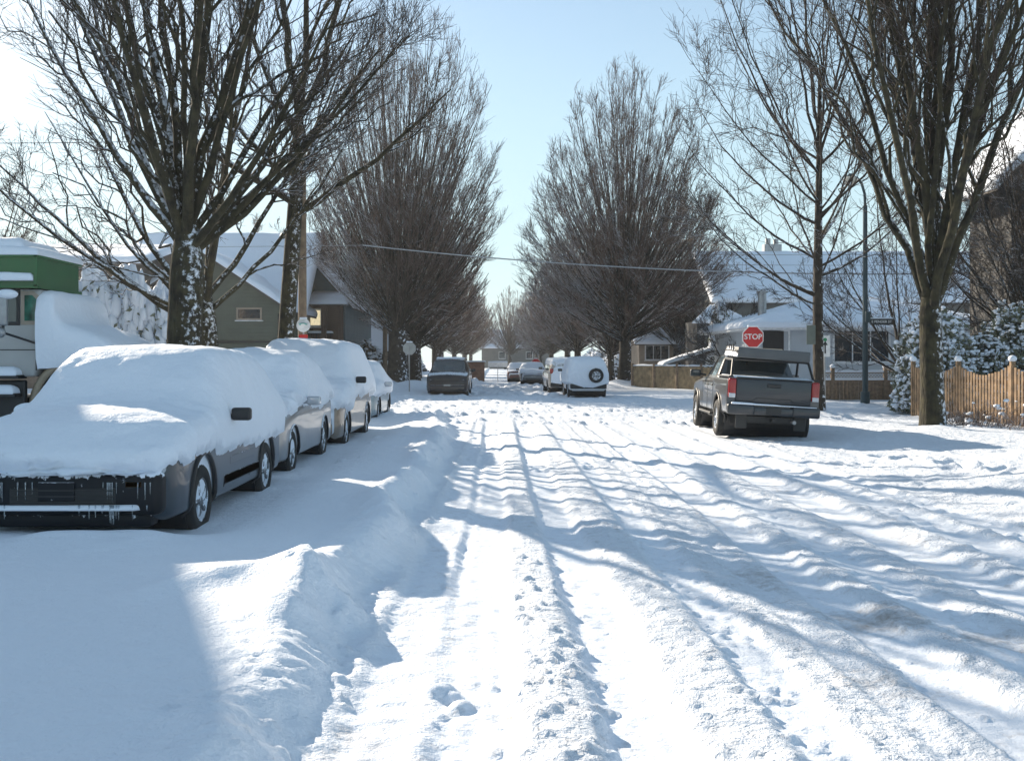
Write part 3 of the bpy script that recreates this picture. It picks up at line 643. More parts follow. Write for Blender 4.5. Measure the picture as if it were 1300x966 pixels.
def snow_shell(st, parent, seed, t_top=.17, t_side=.07, line=None, smooth=5, cap=.10, name='snow_cover', m='fluff', xr=None, front_line=None, lump=.20):
    """blanket of snow around the upper body, ragged lower rim. line(x)->z of rim on the sides"""
    st = np.array(st, float); b = Body(st, .028, smooth)
    P = b.P.copy(); x = P[..., 0]; L0, L1 = b.x[0], b.x[-1]
    N = b.normals()
    e1 = np.clip((L1-x)/.22, 0, 1); e0 = np.clip((x-L0)/.22, 0, 1)
    # push the end stations out so the blanket rounds over the ends
    arc = np.arange(b.m)/b.m
    s_ = np.cumsum(np.linalg.norm(np.diff(P, axis=1, prepend=P[:, :1]), axis=2), 1)
    nse = fbm(x*1.3+seed*5, s_*1.3, 4, seed); ns2 = fbm(x*9+seed, s_*9, 3, seed+5); ns3 = fbm(x*3.5+seed, s_*3.5, 3, seed+3)
    up = np.clip(N[..., 2], 0, 1)
    t = t_side+(t_top-t_side)*up**.7; t = t*(1+lump*nse+.10*ns3)+.014*ns2
    zl = line(x) if callable(line) else line
    rim = zl+.06*ns3+.03*ns2+.04*fbm(x*22+seed, s_*0+np.sign(P[..., 1])*3, 2, seed+9)
    msk = sst(P[..., 2], rim-.01, rim+.035)
    t = np.where(msk > 0, t*np.sqrt(msk), 0)-.03*(1-msk)
    Q = P+N*t[..., None]
    # stretch the ends
    Q[..., 0] += cap*(1-e1)**2-cap*(1-e0)**2*.8
    F = b.faces().reshape(-1, 4)
    # rounded end caps: collapse rings
    def endcap(i, sgn):
        ring = Q[i]; c = np.array([ring[0, 0], 0, ring[:, 2].mean()]); rings = []
        zmin = (front_line-.02) if (front_line is not None and sgn > 0) else ring[:, 2].min()
        for k, (f, dx_) in enumerate(((.985, .030), (.95, .055), (.88, .075), (.75, .088), (.5, .095), (.2, .098))):
            q = ring.copy(); q[:, 1] = q[:, 1]*f; q[:, 2] = zmin+(q[:, 2]-zmin)*f+ .0
            q[:, 0] = ring[:, 0]+sgn*dx_*(1+.35*fbm(q[:, 1]*3+seed, q[:, 2]*3, 3, seed))
            if sgn > 0 and front_line is not None:
                lim = front_line+.035*fbm(q[:, 1]*5+seed, q[:, 1]*0, 3, seed)+.02*fbm(q[:, 1]*25, q[:, 1]*0, 2, seed)
                low = q[:, 2] < lim; q[:, 2] = np.where(low, lim, q[:, 2]); q[:, 0] = np.where(low, np.minimum(q[:, 0], ring[:, 0]+dx_*.9), q[:, 0])
            rings.append(q)
        return rings
    rows = [Q]; 
    A = np.concatenate([np.stack(endcap(0, -1))[::-1], Q, np.stack(endcap(-1, 1))], 0)
    n, k = A.shape[:2]; I = np.arange(n*k).reshape(n, k)
    F = np.stack([I[:-1, :-1], I[1:, :-1], I[1:, 1:], I[:-1, 1:]], -1).reshape(-1, 4)
    F2 = [F, I[0][None], I[-1][::-1][None]]
    o = mesh_np(name, A.reshape(-1, 3), F2, M[m], parent)
    bm = bmesh.new(); bm.from_mesh(o.data); bmesh.ops.recalc_face_normals(bm, faces=bm.faces); bm.to_mesh(o.data); bm.free()
    return o
def stations(L, Wd, H, hood, hoodL, ws, roofR, rearS, zb=.22, tail=None, belt=None, nose=.55, wt=.60):
    """L length, hood height, hoodL bonnet length, ws windscreen run, roofR x run of roof, rearS rear glass run; tail = boot height (None: tailgate)"""
    f = L/2; h = Wd/2; belt = belt or hood+.02
    a = f-hoodL; b_ = a-ws; c = b_-roofR
    S = [(f, zb+.10, nose-.05, nose, h*.84, h*.84, h*.66), (f-.05, zb+.02, hood*.78, hood*.84, h*.92, h*.92, h*.72), (f-.14, zb, hood*.86, hood*.94, h*.965, h*.96, h*.8), (f-.35, zb, hood*.90, hood*.985, h, h*.985, h*.8),
         (a, zb, hood*.97, hood+.03, h, h, h*.82), (b_, zb, belt, H-.02, h, h*.985, h*wt*1.22), (b_-.5, zb, belt, H, h, h*.985, h*wt*1.25)]
    if tail: S += [(c, zb, belt, H-.05, h, h*.98, h*wt*1.2), (c-rearS, zb, tail-.03, tail, h, h*.97, h*.8), (-f+.08, zb, tail-.1, tail-.03, h*.95, h*.94, h*.75), (-f, zb+.1, tail-.3, tail-.2, h*.86, h*.86, h*.7)]
    else: S += [(c, zb, belt, H-.04, h, h*.98, h*wt*1.2), (-f+.10, zb, belt, H-.12-rearS*.2, h*.97, h*.96, h*wt*1.12), (-f+.03, zb, belt-.03, H-.30, h*.92, h*.90, h*wt*1.05), (-f, zb+.08, belt-.08, belt+.05, h*.88, h*.86, h*.62)]
    return S
def mirror(parent, x, y, z, side, m='black', glassm=True, snowy=False, s=1.0, arm=.12):
    mb = MB(); mb.box((x, y+side*(arm+.09*s), z), (.10*s, .20*s, .13*s), None, .03, 3); mb.cyl((x, y, z-.03), (x, y+side*(arm), z-.02), .022)
    o = mb.build('wing_mirror', M[m], parent, True)
    if glassm: MB().box((x-.052*s, y+side*(arm+.09*s), z), (.004, .16*s, .10*s), None, .0015).build('mirror_glass', M['glass'], o)
    if snowy:
        q = MB(); q.sph((x, y+side*(arm+.07), z+.07*s), .11*s, (.75, 1.05, .55), 3); q.build('snow_cap', M['fluff'], o, True)
    return o
def paint(n, col, frost=.55, metal=.3, axis=(0, 0, 1), thr=.75, ns=14):
    m = mat(n, col, .35, metal, .08, 3, coat=.6)
    return dusted(m, axis, thr, .15, ns, frost) if frost else m
# ---------------------------------------------------------------- 1: near SUV
def near_suv():
    st = stations(4.42, 1.80, 1.62, .99, 1.02, .62, 1.9, .1, zb=.24, belt=1.02)
    root = empty('parked_car', (-3.68, 10.75, .02), R(-90), 'dark blue car nearest the camera, buried in snow, with icicles on its black bumper', 'car', 'snow-covered cars parked along the left kerb')
    b = Body(st); pm = paint('dark_blue_paint', (.014, .028, .042), .9, .1, (.15, .5, .8), .60, 9)
    ax = (1.33, -1.27); b.mesh('body', pm, root, ax, .39, .37); liners(root, ax, .39, .37, .86)
    for s in (1, -1):
        for a in ax: arch_trim(b, root, a, .39, .37, s, 'black', .026, .22); wheel(root, a, s*.79, .32, .335, .22, s, 5)
        b.patch('side_window', M['glass'], root, -.75, .42, 3.1, 3.85, s); b.patch('rear_side_window', M['glass'], root, -1.9, -.85, 3.1, 3.85, s)
    f = 2.21
    mb = MB(); mb.box((f-.05, 0, .50), (.28, 1.66, .38), None, .07, 3); mb.box((f-.10, 0, .27), (.22, 1.45, .14), None, .04, 2)
    bp = mb.build('bumper', M['blackd'], root, True)
    mb = MB(); mb.box((f+.085, 0, .47), (.02, .9, .16), None, .006); [mb.box((f+.10, 0, .43+.05*i), (.015, .86, .012)) for i in range(3)]; mb.build('grille', M['black'], bp)
    snow_slab('snow_ledge', (f+.02, -.70, .375), (f+.135, -.60, .375), (f+.135, .62, .375), (f+.02, .70, .375), .035, parent=bp, n=(8, 40), over=.0)
    for s in (1, -1): MB().box((f+.075, s*.60, .58), (.03, .16, .07), None, .015).build('indicator', M['amber'], bp)
    for s in (1, -1):
        MB().box((f-.055, s*.66, .72), (.10, .34, .15), None, .04).build('headlight', M['whitelamp'], root, True)
    mb = MB(); mb.box((f+.10, -.05, .52), (.012, .31, .16), None, .005); mb.build('number_plate', M['blackd'], bp)
    # fringe of ice
    r = random.Random(4)
    for i in range(46):
        y = r.choice([r.gauss(.42, .06), r.gauss(-.58, .08), r.uniform(-.75, .75)]); z = .41 if r.random() < .5 else .60; x = f+.10 if z > .5 else f+.13
        MB().cyl((x, y, z), (x, y, z-r.uniform(.04, .17)), r.uniform(.004, .008), .001, 6).build('icicle', M['ice'], bp)
    def line(x): return np.where(x > 1.9, .70, np.where(x > .95, .80-.18*sst(x, 1.5, 2.1), .70))+0*x
    snow_shell(st, root, 2, .16, .075, line, 8, .05, front_line=.67)
    # the deep rounded drift over bonnet and screen
    mirror(root, .62, .88, 1.09, 1, 'black', True, False, 1.0, .12); mirror(root, .62, -.88, 1.04, -1, 'black', False, True, 1.25, .13)
    MB().box((-.1, .905, .60), (1.0, .02, .09), None, .008).build('door_trim', pm, root)
    for xx in (.62, -.42, -.98): MB().box((xx, .908, .60), (.012, .006, .50)).build('door_gap', M['black'], root)
    for xx in (-.28, -.88): MB().box((xx, .915, .80), (.18, .03, .035), None, .012).build('door_handle', pm, root); MB().box((-1.02+.9, .90, .42), (1.5, .03, .10), None, .01).build('sill', pm, root)
near_suv()
G_L = 'snow-covered cars parked along the left kerb'
def small_car(st, loc, rz, label, paintm, seed, ax, rr=.32, rw=.36, zc=.34, group=G_L, snow=.16, side=.06, line=.72, mir='black', mz=None, mx=.7, rx=0, snowy=True, wf=.80, front=True, lights=True, win=(-.7, .45), win2=(-1.7, -.8), plate='black', shell=True, mirsnow=False, fl=.6):
    root = empty('parked_car', loc, rz, label, 'car', group, ry=rx)
    b = Body(st); b.mesh('body', paintm, root, ax, rw, zc); h = max(q[5] for q in st)
    liners(root, ax, rw, zc, h-.03)
    for s in (1, -1):
        for a in ax: arch_trim(b, root, a, rw, zc, s, 'blackd', .02, .25); wheel(root, a, s*(h-.11), rr-.01, rr, .20, s, 7)
        b.patch('side_window', M['glass'], root, win[0], win[1], 3.2, 3.85, s); b.patch('rear_side_window', M['glass'], root, win2[0], win2[1], 3.2, 3.85, s)
        mirror(root, mx, s*(h-.02), mz or (b.zl.max()+.08), s, mir, True, mirsnow)
    f = max(q[0] for q in st); hd = st[3][3]
    mb = MB(); mb.box((f-.04, 0, .42), (.20, 2*h*.86, .24), None, .06, 3); mb.build('front_bumper', paintm, root, True)
    MB().box((f+.065, 0, .33), (.02, 1.0, .10), None, .008).build('air_intake', M['black'], root)
    MB().box((-f+.02, 0, .42), (.16, 2*h*.86, .26), None, .06, 3).build('rear_bumper', paintm, root, True)
    for s in (1, -1):
        MB().box((f-.10, s*h*.68, hd*.72), (.16, .34, .14), None, .05, 3).build('headlight', M['whitelamp'], root, True)
        MB().box((-f+.05, s*h*.72, .85), (.08, .22, .2), None, .03, 2).build('tail_light', M['redlamp'], root, True)
        for xx in (win[1]-.05, win[0]-.06): MB().box((xx-.35, s*(h-.004+.006), st[3][2]*.5+.38), (.16, .025, .03), None, .01).build('door_handle', paintm, root)
    if shell: snow_shell(st, root, seed, snow, side, line, 6, .04, front_line=fl)
    return root, b
silver = paint('silver_paint', (.30, .31, .32), .9, .6, (.1, .4, .9), .78, 8)
tan = paint('tan_paint', (.22, .185, .15), .9, .5, (.1, .4, .9), .80, 7)
st2 = stations(4.3, 1.76, 1.60, .92, .98, .75, 1.5, .3, zb=.22, belt=.98)
small_car(st2, (-3.78, 15.55, .03), R(-90), 'silver car second in the parked row, snow piled over roof and bonnet', silver, 9, (1.32, -1.25), snow=.19, line=lambda x: .92+.05*np.sin(x*3), mir='whitelamp', mz=1.03, mx=.75)
st3 = stations(4.75, 1.90, 1.84, 1.05, .90, .85, 2.3, .1, zb=.22, belt=1.10, nose=.65)
small_car(st3, (-3.78, 20.4, .0), R(-90), 'tan minivan third in the parked row, taller than its neighbours, with black mirror', tan, 15, (1.52, -1.40), rr=.34, rw=.39, zc=.36, snow=.23, side=.09, line=lambda x: np.where(x > 1.3, .72, .95)+.05*np.sin(x*4), mz=1.28, mx=.95, win=(-.9, .55), win2=(-2.0, -1.0))
st4 = stations(4.2, 1.70, 1.45, .90, .98, .65, 1.3, .5, zb=.2, belt=.92, tail=1.0)
pale = paint('pale_blue_paint', (.30, .37, .40), .9, .3, (.1, .4, .9), .85, 8)
small_car(st4, (-3.95, 27.5, .02), R(-90), 'small pale blue car farthest in the near parked row, beyond the minivan', pale, 19, (1.25, -1.22), snow=.18, line=.72, mir='whitelamp', mz=1.0)
# ---------------------------------------------------------------- far street
plum = paint('plum_paint', (.015, .010, .013), .25, .3, (0, 0, 1), .92, 20)
st5 = stations(4.6, 1.85, 1.72, 1.05, .95, .75, 2.2, .1, zb=.24, belt=1.08, nose=.7)
r5, b5 = small_car(st5, (-2.15, 46.6, .02), R(-91), 'dark plum minivan facing the camera with a clear windscreen', plum, 3, (1.45, -1.35), rr=.33, rw=.38, zc=.36, group='cars beyond the junction', mz=1.2, mx=.95, shell=False)
for s in (1, -1): b5.patch('windscreen', M['glass'], r5, .70, 1.30, 4.05, 6, s)
MB().box((2.31, 0, .78), (.03, 1.1, .10), None, .01).build('grille', M['black'], r5); MB().box((2.345, 0, .50), (.012, .30, .15), None, .004).build('number_plate', M['galv'], r5)
snow_slab('roof_snow', (-2.0, -.55, 1.74), (.4, -.55, 1.75), (.4, .55, 1.75), (-2.0, .55, 1.74), .05, parent=r5)
whitep = paint('white_paint', (.62, .63, .64), .3, .1)
small_car(stations(4.4, 1.74, 1.46, .92, 1.0, .7, 1.3, .5, belt=.94, tail=1.0), (-2.35, 54.5, .05), R(-92), 'white car parked right behind the dark plum minivan', whitep, 4, (1.3, -1.3), group='cars beyond the junction', snow=.12, line=.95, mir='black')
grey = paint('grey_paint', (.13, .14, .15), .4, .4)
rr, bb = small_car(stations(4.5, 1.78, 1.45, .92, 1.05, .75, 1.3, .55, belt=.94, tail=.98), (2.6, 72, .0), R(-90), 'grey car in mid street far away with snow lumps on its windscreen', grey, 5, (1.3, -1.3), group='cars beyond the junction', snow=.10, line=.74, mir='black', fl=.75)
MB().box((2.28, 0, .48), (.012, .32, .16), None, .004).build('number_plate', M['white'], rr)
maroon = paint('maroon_paint', (.09, .02, .02), .3, .3)
small_car(stations(4.4, 1.74, 1.44, .92, 1.0, .7, 1.3, .5, belt=.94, tail=1.0), (1.75, 79, .0), R(-90), 'maroon car partly hidden left of the grey car far down the street', maroon, 6, (1.3, -1.3), group='cars beyond the junction', snow=.08, line=1.0)
# pale van seen from behind
beige = paint('cream_paint', (.46, .42, .37), .5, .1, (0, -.3, 1), .8, 6)
stv = stations(4.7, 1.85, 1.74, 1.05, .8, .6, 2.9, .05, zb=.26, belt=1.08, nose=.7, wt=.70)
rv, bv = small_car(stv, (3.55, 53.2, .0), R(92), 'cream van seen from behind with one red tail light showing, beside the spare-wheel car', beige, 8, (1.45, -1.4), rr=.33, rw=.38, zc=.36, group='cars beyond the junction', snow=.08, side=.02, line=1.45, mz=1.25, mx=.95)
MB().box((-2.30, 0, 1.36), (.05, 1.3, .42), None, .02).build('rear_window', dusted(mat('frosted_glass', (.05, .06, .06), .2), (0, 0, 1), .05, .3, 3, .6), rv, True)
MB().box((-2.40, 0, .42), (.12, 1.75, .22), None, .05).build('bumper_bar', M['black'], rv, True)
for s in (1, -1): MB().box((-2.36, s*.80, 1.12), (.08, .18, .26), None, .03).build('rear_light', M['redlamp'], rv, True)
# small white 4x4 with spare wheel
stq = stations(3.8, 1.72, 1.66, 1.0, .8, .4, 1.8, .05, zb=.32, belt=1.02, nose=.7, wt=.66)
rq, bq = small_car(stq, (4.05, 46.1, .02), R(91), 'small white off-roader covered in snow with a black spare wheel on its back', whitep, 21, (1.2, -1.15), rr=.35, rw=.40, zc=.40, group='cars beyond the junction', snow=.16, side=.10, line=.62, mz=1.2, mx=.6, win=(-.6, .3), win2=(-1.6, -.7))
MB().box((-1.98, 0, .50), (.14, 1.62, .22), None, .05).build('bumper_bar', M['black'], rq, True)
sw = wheel(rq, -2.16, -.32, .98, .32, .18, 1, 6); sw.name = 'spare_wheel'; sw.rotation_euler = (0, 0, R(90))
# ---------------------------------------------------------------- grey pickup
def pickup():
    z0 = .0
    root = empty('pickup_truck', (5.82, 23.2, z0), R(86.5), 'grey pickup truck with a hard grey box tilted over its bed, parked on the right', 'pickup truck', rx=0)
    root.rotation_euler = (R(3.2), 0, R(86.5))
    gp = mat('grey_metallic_paint', (.075, .08, .085), .32, .55, .08, 3, coat=.7); dp = mat('dark_grey_paint', (.032, .036, .042), .38, .4, .1, 3, coat=.5)
    h = .93
    st = [(2.70, .55, .85, .95, .78, .78, .55), (2.62, .48, 1.0, 1.08, .86, .86, .6), (2.45, .46, 1.06, 1.14, .91, .90, .66), (1.9, .46, 1.10, 1.19, h, .92, .72), (1.35, .46, 1.14, 1.22, h, .93, .78), (1.0, .46, 1.16, 1.25, h, .93, .80),
          (-.75, .46, 1.18, 1.26, h, .93, .84), (-.9, .46, 1.20, 1.27, h, .935, .86), (-2.60, .50, 1.20, 1.27, h, .935, .86), (-2.66, .52, 1.19, 1.26, h-.01, .925, .86)]
    b = Body(st, crown=0.0, smooth=1.2); ax = (1.72, -1.52)
    b.mesh('body', gp, root, ax, .47, .42); liners(root, ax, .46, .42, .86)
    for s in (1, -1):
        for a in ax: arch_trim(b, root, a, .48, .42, s, 'black' if 0 else 'black', .030, .30); wheel(root, a, s*.83, .37, .39, .27, s, 6, 'rim')
        MB().box((-2.55, s*.60, .40), (.03, .24, .36), None, .01).build('mud_flap', M['black'], root)
    # cab
    cs = [(1.12, 1.15, 1.20, 1.22, .88, .86, .72), (.55, 1.15, 1.22, 1.66, .90, .88, .66), (.30, 1.15, 1.22, 1.76, .90, .88, .66), (-.10, 1.15, 1.22, 1.80, .90, .88, .67), (-.68, 1.15, 1.22, 1.78, .90, .88, .67), (-.84, 1.15, 1.22, 1.70, .89, .87, .66), (-.92, 1.15, 1.20, 1.28, .88, .86, .70)]
    c = Body(cs, smooth=1.4); c.mesh('cab', gp, root)
    for s in (1, -1):
        c.patch('side_window', M['glass'], root, .02, .62, 3.12, 3.95, s, .007); c.patch('rear_side_window', M['glass'], root, -.66, -.06, 3.12, 3.95, s, .007)
        c.patch('windscreen', M['glass'], root, .52, 1.0, 4.15, 6, s, .006); c.patch('rear_window', M['glass'], root, -.905, -.80, 4.2, 6, s, .012)
        mirror(root, .62, s*.90, 1.30, s, 'black', True, False, 1.25, .14)
        for xx in (.02, -.62): MB().box((xx, s*.945, 1.06), (.18, .03, .035), None, .012).build('door_handle', M['black'], root)
        for xx in (.78, -.02, -.76): MB().box((xx, s*.942, .82), (.010, .006, .62)).build('door_gap', M['black'], root)
        MB().box((.1, s*.93, .42), (1.7, .10, .06), None, .02).build('side_step', M['black'], root)
        # bed rail cap, rear lamp
        MB().box((-1.78, s*.865, 1.285), (1.72, .10, .035), None, .012).build('bed_rail', M['black'], root)
        L = MB().box((-2.66, s*.845, 1.05), (.16, .16, .40), None, .035, 3).build('tail_light', M['redlamp'], root, True)
        MB().box((-2.735, s*.845, .895), (.03, .13, .09), None, .01).build('reverse_lens', M['whitelamp'], L)
    mb = MB(); mb.box((-2.69, 0, 1.00), (.06, 1.52, .50), None, .018, 2); tg = mb.build('tailgate', dp, root, True)
    mb = MB(); mb.prism([(-.74, .80), (-.45, .80), (-.36, .87), (.36, .87), (.45, .80), (.74, .80), (.74, .785), (.44, .785), (.34, .855), (-.34, .855), (-.44, .785), (-.74, .785)], -2.728, -2.715, axis='x'); mb.build('pressed_line', M['black'], tg)
    MB().box((-2.735, 0, 1.13), (.02, .28, .08), None, .01).build('tailgate_handle', M['black'], tg)
    MB().box((-2.70, 0, 1.268), (.09, 1.54, .03), None, .012).build('tailgate_cap', M['black'], tg)
    mb = MB(); mb.box((-2.72, .66, .62), (.24, .56, .22), None, .05, 3); mb.box((-2.72, -.66, .62), (.24, .56, .22), None, .05, 3); mb.box((-2.70, 0, .60), (.22, .9, .17), None, .03, 2); mb.build('rear_bumper', dp, root, True)
    snow_slab('bumper_snow', (-2.83, -.86, .735), (-2.74, -.86, .735), (-2.74, .86, .735), (-2.83, .86, .735), .03, parent=root, n=(6, 60), amp=1.6, over=0)
    MB().box((-2.815, 0, .61), (.012, .31, .15), None, .004).build('number_plate', M['black'], root)
    mb = MB(); mb.cyl((-1.52, -.75, .40), (-1.52, .75, .40), .06); mb.sph((-1.52, 0, .40), .15, (1, 1, .9)); mb.build('rear_axle', M['black'], root)
    MB().cyl((1.72, -.7, .38), (1.72, .7, .38), .05).build('front_axle', M['black'], root)
    MB().cyl((-2.72, -.45, .40), (-2.0, -.45, .42), .04).build('exhaust_pipe', M['galv'], root)
    MB().box((-2.35, 0, .42), (.35, 1.2, .12)).build('crossmember', M['black'], root); MB().box((-2.78, 0, .43), (.25, .07, .07)).build('tow_hitch', M['black'], root)
    # bed rack with the grey box
    mb = MB()
    for s in (1, -1):
        mb.cyl((-1.0, s*.84, 1.28), (-1.35, s*.78, 1.66), .025); mb.cyl((-2.50, s*.84, 1.28), (-2.25, s*.78, 1.64), .025); mb.cyl((-1.35, s*.78, 1.66), (-2.25, s*.78, 1.64), .025)
    for xx in (-1.35, -2.25): mb.cyl((xx, -.78, 1.65), (xx, .78, 1.65), .022)
    mb.build('bed_rack', M['black'], root)
    box = MB().box((0, 0, 0), (1.5, 1.50, .22), None, .03, 2).build('hard_box', mat('grey_canvas_box', (.085, .092, .098), .6, 0, .12, 3, .004, 20), root, True)
    box.location = (-1.62, -.04, 1.80); box.rotation_euler = (R(1.5), R(-1.5), 0)
    mb = MB()
    for k in range(3): mb.box((-.25+.25*k, .765, 0), (.03, .02, .32))
    mb.box((0, .765, .02), (1.5, .02, .03)); mb.build('strap', M['black'], box)
    snow_slab('frost_layer', (-.73, .70, .11), (.72, .70, .11), (.72, .76, -.10), (-.73, .76, -.10), .025, parent=box, n=(30, 10), amp=1.2, over=0)
    # snow-topped cross roll at the cab roof
    mb = MB(); mb.cyl((-.55, -.6, 1.87), (-.55, .6, 1.87), .075, n=16); mb.build('awning_roll', mat('cream_awning', (.42, .38, .30), .7), root, True)
    snow_slab('bed_snow', (-2.55, -.78, 1.27), (-.98, -.78, 1.27), (-.98, .78, 1.27), (-2.55, .78, 1.27), .04, parent=root, amp=.8)
pickup()
# ---------------------------------------------------------------- big white truck with green overhead box
def big_truck():
    """nose toward +x, side facing the camera"""
    x0 = -13.4; y0, y1 = 15.5, 17.6
    root = empty('box_truck', (0, 0, .1), 0, 'big white truck with a green overhead box, thick snow on its bonnet', 'truck')
    wp = dusted(mat('chalky_white_paint', (.40, .40, .39), .5, 0, .08, 2, coat=.2), (0, 0, 1), .7, .2, 6, .6)
    gp = mat('green_paint', (.004, .10, .018), .4, 0, .1, 2, coat=.3)
    MB().prism([(-9.6, 1.30), (-7.20, 1.30), (-7.10, 1.6), (-7.02, 2.05), (-7.10, 2.66), (-9.6, 2.70)], y0, y1, .05).build('cab', wp, root, True)
    MB().prism([(-7.12, 1.45), (-6.0, 1.0), (-5.88, 1.1), (-5.92, 1.6), (-6.3, 1.90), (-7.05, 2.05)], y0+.12, y1-.12, .06).build('bonnet', wp, root, True)
    an = np.linspace(R(-5), R(185), 24); P = np.stack([-6.50+.78*np.cos(an), 0*an+y0+.12, .78+.80*np.sin(an)], -1)[None]
    V, F = tubes(P, np.full((1, 24), .06), 8); mesh_np('wheel_arch', V, F, mat('fender_edge', (.35, .28, .2), .6), root)
    MB().cyl((-6.50, y0+.14, .78), (-6.50, y1-.14, .78), .76, n=32).build('wheel_well', M['black'], root)
    for s, yy in ((-1, y0+.16), (1, y1-.16)): wheel(root, -6.50, yy, .50, .50, .28, s, 5)
    for s, yy in ((-1, y0+.16), (1, y1-.16)): wheel(root, -10.9, yy, .50, .50, .3, s, 5)
    MB().box((-9.2, (y0+y1)/2, .85), (6.9, 1.5, .25), None, .03).build('chassis', M['black'], root)
    # box body behind and overhead box
    MB().box((-11.6, (y0+y1)/2, 1.95), (3.6, 2.3, 1.7), None, .03).build('cargo_box', wp, root)
    ya, yb = y0-.06, y0+1.55
    ov = MB().box((-9.87, (ya+yb)/2, 2.94), (5.46, yb-ya, .50), None, .03).build('overhead_box', gp, root)
    mb = MB()
    for zz in (3.18, 2.70): mb.box((-9.85, ya-.02, zz), (5.5, .05, .05)); mb.box((-7.12, (ya+yb)/2, zz), (.05, yb-ya, .05))
    for xx in (-7.13, -8.3, -9.6): mb.box((xx, ya-.02, 2.94), (.05, .05, .48))
    mb.build('green_rail', gp, ov)
    MB().box((-9.6, (ya+yb)/2, 2.66), (4.6, yb-ya-.3, .10)).build('support_frame', M['black'], root)
    snow_slab('snow_strip', (-12.5, ya-.08, 2.80), (-7.16, ya-.08, 2.80), (-7.16, ya+.02, 2.80), (-12.5, ya+.02, 2.80), .16, parent=ov, n=(50, 8), over=0)
    snow_slab('snow_cap', (-12.6, ya, 3.20), (-7.14, ya, 3.20), (-7.14, yb, 3.20), (-12.6, yb, 3.20), .13, parent=ov, n=(50, 24), over=.05)
    snow_slab('snow_top', (-12.4, ya+.12, 3.28), (-7.38, ya+.12, 3.28), (-7.38, yb-.15, 3.28), (-12.4, yb-.15, 3.28), .24, parent=ov, n=(50, 24), over=0, seed=3)
    # door window + frames
    w1 = MB().box((-7.95, y0-.010, 2.38), (.98, .02, .46), None, .009).build('side_window', M['glass'], root)
    MB().box((-7.95, y0-.003, 2.38), (1.08, .02, .56), None, .009).build('window_frame', M['black'], w1)
    w2 = MB().prism([(-7.34, 2.17), (-7.12, 2.17), (-7.15, 2.50), (-7.22, 2.57), (-7.34, 2.57)], y0-.018, y0+.01, .004).build('vent_window', mat('greenish_glass', (.02, .10, .07), .12, 0, .8, 5), root)
    MB().prism([(-7.40, 2.11), (-7.06, 2.11), (-7.10, 2.55), (-7.20, 2.63), (-7.40, 2.63)], y0-.010, y0+.01, .003).build('window_frame', mat('beige_trim', (.34, .28, .22), .6), w2)
    mb = MB(); [mb.box((xx, y0-.003, 1.85), (.015, .012, .9)) for xx in (-8.5, -7.16)]; mb.box((-7.83, y0-.003, 1.72), (1.3, .012, .015)); mb.build('door_gap', M['black'], root)
    MB().box((-8.0, y0-.03, 1.92), (.16, .04, .05), None, .015).build('door_handle', M['black'], root)
    mb = MB(); mb.cyl((-7.42, y0-.02, 2.60), (-7.44, y0-.36, 2.62), .018); mb.cyl((-7.44, y0-.36, 2.62), (-7.50, y0-.38, 1.98), .022); mb.cyl((-7.50, y0-.38, 1.98), (-7.15, y0-.02, 1.82), .018); mb.build('mirror_arm', M['black'], root)
    mm = MB().box((-7.47, y0-.40, 2.30), (.11, .10, .44), None, .03, 3).build('wing_mirror', M['galv'], root, True)
    MB().sph((-7.53, y0-.40, 1.98), .09, (1, .8, 1)).build('round_mirror', M['galv'], root, True)
    MB().sph((-7.42, y0-.40, 2.56), .15, (1.1, .6, .5), 3).build('snow_cap', M['fluff'], mm, True)
    for zz, dd in ((1.02, .2), (1.30, .1)):
        s_ = MB().box((-8.3, y0-dd+.05, zz), (1.9, .30, .06), None, .01).build('step', M['black'], root)
        snow_slab('step_snow', (-9.2, y0-dd-.10, zz+.03), (-7.38, y0-dd-.10, zz+.03), (-7.38, y0-dd+.16, zz+.03), (-9.2, y0-dd+.16, zz+.03), .13, parent=s_, n=(30, 10), over=0)
    MB().box((-8.4, y0-.02, .85), (2.2, .1, .8), None, .03).build('side_tank', M['black'], root)
    MB().box((-5.80, (y0+y1)/2, .75), (.2, 2.0, .35), None, .05).build('bumper', M['black'], root)
    # the long drift from roof over screen and bonnet
    r = 44; ys = np.linspace(y0-.02, y1+.02, 26)
    prof = [(-7.16, 2.55), (-7.12, 2.64), (-7.0, 2.66), (-6.90, 2.56), (-6.86, 2.34), (-6.76, 2.16), (-6.55, 2.08), (-6.3, 1.99), (-6.05, 1.86), (-5.90, 1.68), (-5.84, 1.5), (-5.90, 1.2)]
    pr = crom(np.array([prof]), 5)[0]; n = len(pr)
    A = np.zeros((n, 26, 3)); e = np.minimum(ys-ys[0], ys[-1]-ys); f = np.sqrt(np.clip(1-(1-np.clip(e/.28, 0, 1))**2, 0, 1))
    cx, cz = np.linspace(-7.0, -6.1, n), np.linspace(2.3, 1.3, n)
    for i in range(n):
        nz = 1+.05*fbm(np.full(26, i*.12), ys*1.5, 3, 4); k = (.80+.20*f)*nz
        A[i, :, 0] = cx[i]+(pr[i, 0]-cx[i])*(.93+.07*f); A[i, :, 1] = ys; A[i, :, 2] = cz[i]+(pr[i, 1]-cz[i])*k
    I = np.arange(n*26).reshape(n, 26); F = np.stack([I[:-1, :-1], I[1:, :-1], I[1:, 1:], I[:-1, 1:]], -1).reshape(-1, 4)
    # side skirts
    sk = []
    V = [A.reshape(-1, 3)]; off = n*26; Fs = [F]
